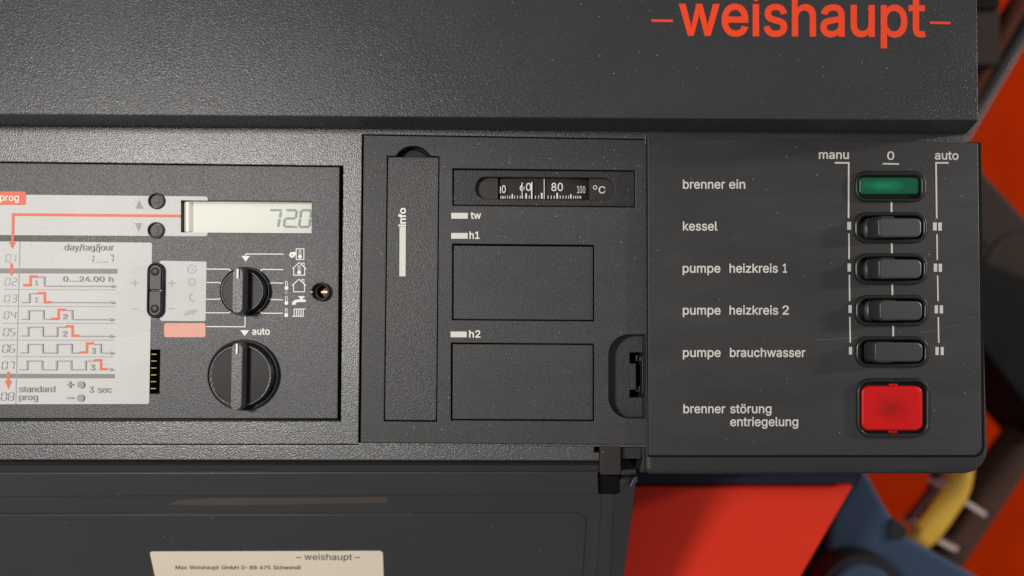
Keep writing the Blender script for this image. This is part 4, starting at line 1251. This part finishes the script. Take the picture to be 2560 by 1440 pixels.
# the dial drum curves away at both ends
xs = [1246 + 4 * i for i in range(57)]
def drum(px):
    return YD + 0.0030 * (abs(px - 1360) / 130.0) ** 4 if abs(px - 1360) < 130 else YD + 0.0030
dr.loft([[at(px, py, min(drum(px), YD + 0.003)) for py in (504, 438)] for px in xs], True, False, False, False)
dr.build('dial_drum', 'drum', tmo)
fl_ = MB()
fl_.prism([(1180, 436), (1245, 436), (1245, 506), (1180, 506)], YD + 0.0002, 0.003, bev=0.5)
fl_.build('dial_mask', 'mask', tmo)
fl_ = MB()
fl_.prism([(1473, 436), (1545, 436), (1545, 508), (1473, 508)], YD - 0.0004, 0.003, bev=0.5)
fl_.build('dial_mask', 'mask', tmo)
sc_ = MB()
for (s_, x0, x1, yb_, hh, b_) in (('60', 1299.6, 1327.6, 477, 19, 7), ('80', 1378.6, 1406.8, 477.4, 19.6, 7)):
    text(sc_, s_, x0, x1, yb_, hh * XC, YD, b_, None, 1e-4)
text(sc_, '0', 1255, 1264, 482.6, 18.4 * XC, YD, 7, None, 5e-4)
sc_.line([(1251.2, 467), (1250.8, 484)], 2.0, YD, 5e-4)
for x, h, w in ((1280.7, 11.5, 3.2), (1315.2, 13.5, 4), (1354.2, 14.5, 4.2), (1392.8, 14, 4), (1427, 11, 3.4)):
    sc_.line([(x, 497), (x, 497 - h)], w, YD, 3e-4)
for px_ in (705, 722, 740, 762, 795, 825, 890, 927, 963, 1000, 1083, 1165, 1207, 1333, 1376, 1415, 1495, 1533, 1572, 1605, 1672, 1698, 1722, 1747, 1768):
    x = 1120 + px_ / 5.333
    e = abs(x - 1355) / 110
    sc_.line([(x, 497), (x, 497 - (7.6 - 2.4 * max(0, e - 0.5)))], 1.9 - 0.7 * max(0, e - 0.4), YD, 3e-4)
sc_.build('scale_print', 'white', tmo)
s2 = MB()
text(s2, '10', 1442.4, 1454.6, 483.4, 18 * XC, YD, 5, None, 6e-4)
text(s2, '0', 1456.4, 1462.6, 483.6, 17 * XC, YD, 3, None, 6e-4)
s2.line(circ(1487, 469.8, 4.4, n=20), 2.0, YD, 9e-4, True)
text(s2, 'C', 1496, 1512, 484.2, 17 * XC, YD, 12, None, 9e-4)
s2.build('unit_print', 'offwhite', tmo)
nd = MB()
def needle(xa, ya, xb, yb_, w, mat):
    m = MB()
    m.prism([(xa - w / 2, ya), (xa + w / 2, ya), (xb + w / 2, yb_), (xb - w / 2, yb_)], YD - 0.0009, 0.0004, bev=0.2, nb=1)
    m.build('pointer_needle', mat, tmo)
needle(1305.2, 456.4, 1305.4, 497, 1.9, 'white')
needle(1329.2, 455.4, 1329.4, 497.4, 3.2, 'white')
needle(1360.6, 447.6, 1360.6, 498, 2.2, 'offwhite')

MB().prism([(1134.6, 613.8), (1482.6, 616.6), (1482.6, 800.2), (1133.8, 797.8)], YM + 0.0004, 0.004, bev=1.2).build('blank_cover', 'plate', gm)
MB().prism([(1132.2, 860.2), (1482.4, 862.6), (1482.2, 1049.6), (1131, 1047.4)], YM + 0.0004, 0.004, bev=1.2).build('blank_cover', 'plate', gm)
for (x0, y0, x1, y1) in ((1128, 532.2, 1169.6, 546.8), (1127.8, 582.4, 1169.4, 596.8), (1126.4, 828.8, 1166.8, 843.2)):
    MB().flat([rr(x0, y0, x1, y1, 0.6)], YM, T).build('index_bar', 'strip', gm)
lettering(gm, 'white', YM, 'tw', 1177, 1202, 546.6, 12.4, 17)
lettering(gm, 'white', YM, 'h1', 1174.4, 1198.2, 596.6, 12.8, 17)
lettering(gm, 'white', YM, 'h2', 1173.2, 1200.4, 843.4, 12.8, 17)

# ================================================================== switch panel
YS = -0.0014
sp_ = thing('switch_panel', 'satin charcoal switch plate with green lamp, four rockers and red button', 'switch panel', at(2040, 1138, YS))
MB().prism(rq((1619, 342.5), (2445.6, 356.5), (2455.4, 1138.2), (1621.6, 1138.6), [1, 4, 24, 2], 8), YS, 0.0010, holes=WELLS, bev=2.0, nb=3).build('faceplate', 'switch', sp_)
MB().prism(rq((1617, 341.5), (2453, 355), (2462.6, 1143.2), (1620, 1143.4), [1, 4, 28, 2], 8), YS + 0.0005, 0.0014, holes=WELLS, bev=0.5).build('dark_gap_sheet', 'black', sp_)  # black sheet that paints the dark gap round the faceplate
for runs, yb_ in (([('brenner', 1707.6, 1812), ('ein', 1823, 1862.4)], 471.5), ([('kessel', 1707.6, 1793)], 576), ([('pumpe', 1707, 1800.4), ('heizkreis', 1824, 1944), ('1', 1957, 1967)], 681.4),
                  ([('pumpe', 1707.4, 1800.8), ('heizkreis', 1824, 1944.6), ('2', 1956.4, 1971.4)], 786.2), ([('pumpe', 1707.6, 1801), ('brauchwasser', 1825, 2012.6)], 892),
                  ([('brenner', 1708.6, 1812.6), ('störung', 1825.8, 1928)], 1032.5), ([('entriegelung', 1825.8, 1994.8)], 1065)):
    lettering(sp_, 'offwhite', YS, runs, 0, 0, yb_, 16.2, 13.0)
lettering(sp_, 'offwhite', YS, 'manu', 2047.6, 2121.4, 396.6, 15.6, 14, 397.2)
lettering(sp_, 'offwhite', YS, '0', 2218.2, 2234.8, 399.2, 20 * XC, 14)
lettering(sp_, 'offwhite', YS, 'auto', 2337.2, 2395.4, 398.4, 15.4, 14, 399.2)
for pts, w in (([(2086.5, 407), (2121.6, 407.4), (2121.2, 545.4)], 4.0), ([(2206.4, 409.4), (2247.4, 410)], 3.6), ([(2371.4, 407.2), (2339.8, 407.2), (2341.6, 546)], 4.0),
               ([(2122.2, 583.6), (2122.6, 648.4)], 3.6), ([(2123.2, 687), (2124, 753)], 3.6), ([(2124.4, 792.6), (2125.4, 857)], 3.6),
               ([(2342.2, 585.6), (2343, 650)], 3.6), ([(2343.8, 689), (2344.8, 753)], 3.6), ([(2345.4, 792.6), (2346.6, 857)], 3.6),
               ([(2228.4, 504), (2228.7, 530)], 4.4), ([(2229.2, 607), (2229.5, 633)], 4.4), ([(2230.4, 711), (2230.7, 738)], 4.4), ([(2232.6, 815), (2232.9, 842)], 4.4)):
    mark(sp_, 'offwhite', YS, 'guide_line', lambda mb: mb.line(pts, w, YS, T))
for bars in ([(2117.7, 2127.4, 554.8, 574.4)], [(2118.6, 2127, 658.8, 679)], [(2121, 2129, 763, 782.4)], [(2122, 2130, 867.4, 886.4)],
             [(2332, 2341.6, 556.2, 576.2), (2345, 2354.2, 556.4, 576.4)], [(2334, 2342.6, 659.2, 679.4), (2346.2, 2354.6, 659.4, 679.6)],
             [(2336.2, 2344.6, 763.2, 783.2), (2349, 2357.2, 763.4, 783.4)], [(2338.2, 2346.4, 867.4, 887.4), (2351.2, 2359, 867.6, 887.6)]):
    mb_ = MB()
    for x0, x1, y0, y1 in bars:
        mb_.flat([[(x0, y0), (x1, y0), (x1, y1), (x0, y1)]], YS, T * 1.3)
    mb_.build('position_mark', 'offwhite', sp_)
for pts, w in (([(2036, 850), (2080, 848), (2126, 845.6), (2142, 843)], 1.5), ([(2300, 832), (2330, 827), (2352, 823), (2400, 812)], 1.2), ([(1966, 942), (1969, 960), (1980, 958)], 1.0)):
    mark(sp_, 'scratch', YS, 'scratch', lambda mb: mb.line(pts, w, YS, T * 0.5))

YR = YS - 0.0011
# green lamp
gl = MB()
gl.prism(rr(2139.6, 426, 2317.4, 504.4, 31, 9), YR, 0.002, holes=[rr(2146, 438.6, 2303.6, 494.8, 15, 7)], bev=5, nb=4)
glo = gl.build('green_lamp', 'rubber', sp_)
MB().flat([rr(2144, 436, 2306, 497, 12)], YS, 8e-5).build('lamp_floor', 'black', glo)
MB().prism(rr(2148.4, 443, 2298.6, 485.6, 9, 6), YS - 0.0006, 0.0005, bev=4, nb=4).build('lens', 'green', glo)

# rockers: each sits tipped in a well, its right half standing proud as a flat tile
for (x0, x1, y0, y1, rx), well in zip(ROCKERS, WELLS):
    cx, cy = (x0 + x1) / 2, (y0 + y1) / 2
    g = MB()
    g.prism(rr(x0, y0, x1, y1, 31, 9), YR, 0.0012, holes=[rr(cx - 80, cy - 28.5, cx + 80, cy + 28.5, 19, 7)], bev=5, nb=4)
    sw_ = g.build('rocker_switch', 'rubber', sp_)
    jit = random.uniform(-0.012, 0.012)
    tilt = Plane(at(rx, cy, YS - 0.0046), (0.135 + jit, -1, random.uniform(-0.01, 0.01)))
    ml = MB()
    ml.prism(rq((rx, cy - 25), (cx + 76, cy - 23.5), (cx + 76, cy + 25), (rx + 1, cy + 25.5), [9, 15, 15, 9], 7), tilt, 0.0062, bev=4.5, nb=4)
    c = at(cx, cy, YS)
    w = 26 * PX
    xs = [((-76) * PX, 0.0034), ((-60) * PX, 0.0032), ((rx - cx - 13) * PX, 0.0024), ((rx - cx - 5) * PX, 0.0004), ((rx - cx - 1) * PX, -0.0030), ((rx - cx + 30) * PX, -0.0026)]
    xs = [(x, -h_) for x, h_ in xs]
    secs = []
    for x, hh in xs:
        ww = w * (0.86 if x == xs[0][0] else 1.0)
        secs.append([c + Vector((x, 0.004, ww)), c + Vector((x, -hh + 0.0005, ww)), c + Vector((x, -hh, ww - 0.0006)), c + Vector((x, -hh, -ww + 0.0006)), c + Vector((x, -hh + 0.0005, -ww)), c + Vector((x, 0.004, -ww))])
    vs = [p for s_ in secs for p in s_]
    fs = []
    for k in range(len(secs) - 1):
        for i in range(5):
            fs.append((k * 6 + i, (k + 1) * 6 + i, (k + 1) * 6 + i + 1, k * 6 + i + 1))
    ml.add(vs, fs, True)
    ml.build('rocker', 'rocker', sw_)

# red reset button
rb = MB()
rb.prism(rr(2144, 946, 2327, 1095, 36, 9), YR, 0.002, holes=[rr(2152.4, 955.6, 2317, 1083.6, 24, 8)], bev=6, nb=4)
rbo = rb.build('reset_button', 'rubber', sp_)
MB().flat([rr(2149, 952, 2321, 1088, 20)], YS, 8e-5).build('button_well', 'black', rbo)
rl = MB()
rl.prism(rr(2155, 965, 2308.6, 1077, 19, 8), YS - 0.0009, 0.0008, bev=6, nb=4)
rlo = rl.build('lens', 'red', rbo)
MB().prism(rr(2158 + 6, 971, 2301, 1071, 15, 8), YS - 0.00094, 0.0002, bev=1.5, nb=2).build('lens_face', 'red', rbo)
MB().prism(rr(2222, 959, 2244, 966, 3), YS - 0.0002, 0.0003, bev=2, nb=2).build('lens_tab', 'red', rbo)
MB().prism(rr(2222, 1076, 2244, 1083, 3), YS - 0.0002, 0.0003, bev=2, nb=2).build('lens_tab', 'red', rbo)

# ================================================================== hinged flap, folded down
A0 = at(600, 1166, 0.0025)
A1 = Vector((A0.x, 0.030, at(600, 1440, 0.030).z))
dv = (A1 - A0)
FP = Plane(A0, Vector((0, dv.z, -dv.y)) if dv.z < 0 else Vector((0, -dv.z, dv.y)))
if FP.n.y > 0:
    FP.n = -FP.n
fp = thing('flap_cover', 'smooth dark flap folded down below the panel with a cream label', 'hinged flap', at(700, 1200, FP))


def shift(pl, d):
    return Plane(pl.p - pl.n * d, pl.n)


MB().prism([(-420, 1163), (1496, 1163), (1496, 1235), (1549, 1235), (1549, 1200), (1576, 1200), (1590, 1212), (1560, 1440), (1515, 1760), (-420, 1760)], shift(FP, 0.0016), 0.003, bev=2).build('pane', 'flap', fp)
MB().prism([(-420, 1165.5), (1496, 1163.6), (1497, 1180.6), (-420, 1184)], shift(FP, 0.0006), 0.003, bev=1.5).build('hinge_strip', 'flaprib', fp)
MB().prism([(-420, 1184.6), (1494, 1181), (1497, 1236), (-420, 1243.6)], FP, 0.0035, bev=2.4, nb=3).build('hinge_rail', 'flap', fp)
# shallow channel and the inner stiffening ribs
MB().prism([(-420, 1285.6), (1452, 1284), (1463, 1290), (1464.6, 1306), (1458, 1380), (1432, 1740), (1420, 1740), (1444, 1380), (1450, 1306), (1447, 1299), (-420, 1300)] if False else
           [(-420, 1288.5), (1440, 1286.5), (1456, 1290), (1464, 1300), (1465, 1312), (1456, 1440), (1436, 1740), (-420, 1740)], shift(FP, 0.0009), 0.0012, bev=2.5, nb=3).build('inner_panel', 'flap', fp)
MB().prism([(1537, 1240), (1549, 1236), (1576, 1202), (1589, 1212), (1559, 1440), (1514, 1760), (1480, 1760), (1528, 1440)], shift(FP, 0.0006), 0.003, bev=2, nb=3).build('side_rim', 'flaprib', fp)
MB().prism([(1464, 1262), (1500, 1244), (1503, 1250), (1492, 1440), (1466, 1740), (1452, 1740), (1474, 1440), (1477, 1300)], shift(FP, 0.0013), 0.002, bev=1.2, nb=2).build('stiffening_rib', 'flap', fp)
MB().prism([(1497.6, 1190), (1548, 1190), (1547, 1235), (1497.6, 1235)], shift(FP, 0.0014), 0.003).build('hinge_slot', 'black', fp)
hg = MB()
hg.prism(rr(1500.4, 1116, 1551.4, 1187, 4), -0.0006, 0.004, bev=2, nb=3)
hgo = hg.build('hinge_arm', 'hinge', fp)
p0, p1 = at(1551, 1181, 0.001), at(1588, 1179, 0.001)
MB().tube([p0, p1], 7.5 * PX, 16).build('hinge_pin', 'hinge', hgo)
MB().prism([(1584, 1196), (1593, 1190), (1594, 1204), (1580, 1222), (1574, 1216)], 0.0015, 0.004, bev=2).build('hinge_lug', 'housing', fp)
mark(fp, 'streak', shift(FP, 0.0016), 'painted_reflection', lambda mb: mb.flat([[(418, 1261), (446, 1249), (520, 1245), (700, 1243.6), (880, 1242), (962, 1240.6), (970, 1243), (971, 1250), (966, 1256), (880, 1258.6), (700, 1261), (520, 1262.6)]], shift(FP, 0.0016), 8e-5))  # soft reflection in the flap channel, painted as a flat brown strip
# cream label
SF = shift(FP, 0.0009)
lab = MB()
lab.prism([(379, 1379.6)] + [(950, 1377.8), (954.5, 1379.4), (957, 1383.6), (959, 1440), (964, 1600), (426, 1600), (387, 1440), (375.4, 1386), (375, 1382)], Plane(SF.p + SF.n * 1.6e-4, SF.n), 1.4e-4)
lo_ = lab.build('paper_label', 'sticker', fp)
SL = Plane(SF.p + SF.n * 1.6e-4, SF.n)
ink = MB()
text(ink, 'weishaupt', 761, 880, 1399.6, 11.4, SL, 3, 1399.6, 4e-5)
ink.line([(740.4, 1393.6), (753.8, 1393.6)], 2.0, SL, 4e-5)
ink.line([(886.6, 1393.6), (900, 1393.6)], 2.0, SL, 4e-5)
text(ink, 'Max Weishaupt GmbH D-88 475 Schwendi', 439, 751, 1422.6, 9.0 * XC, SL, 4, 1422.6, 4e-5)
ink.build('label_lettering', 'ink', lo_)
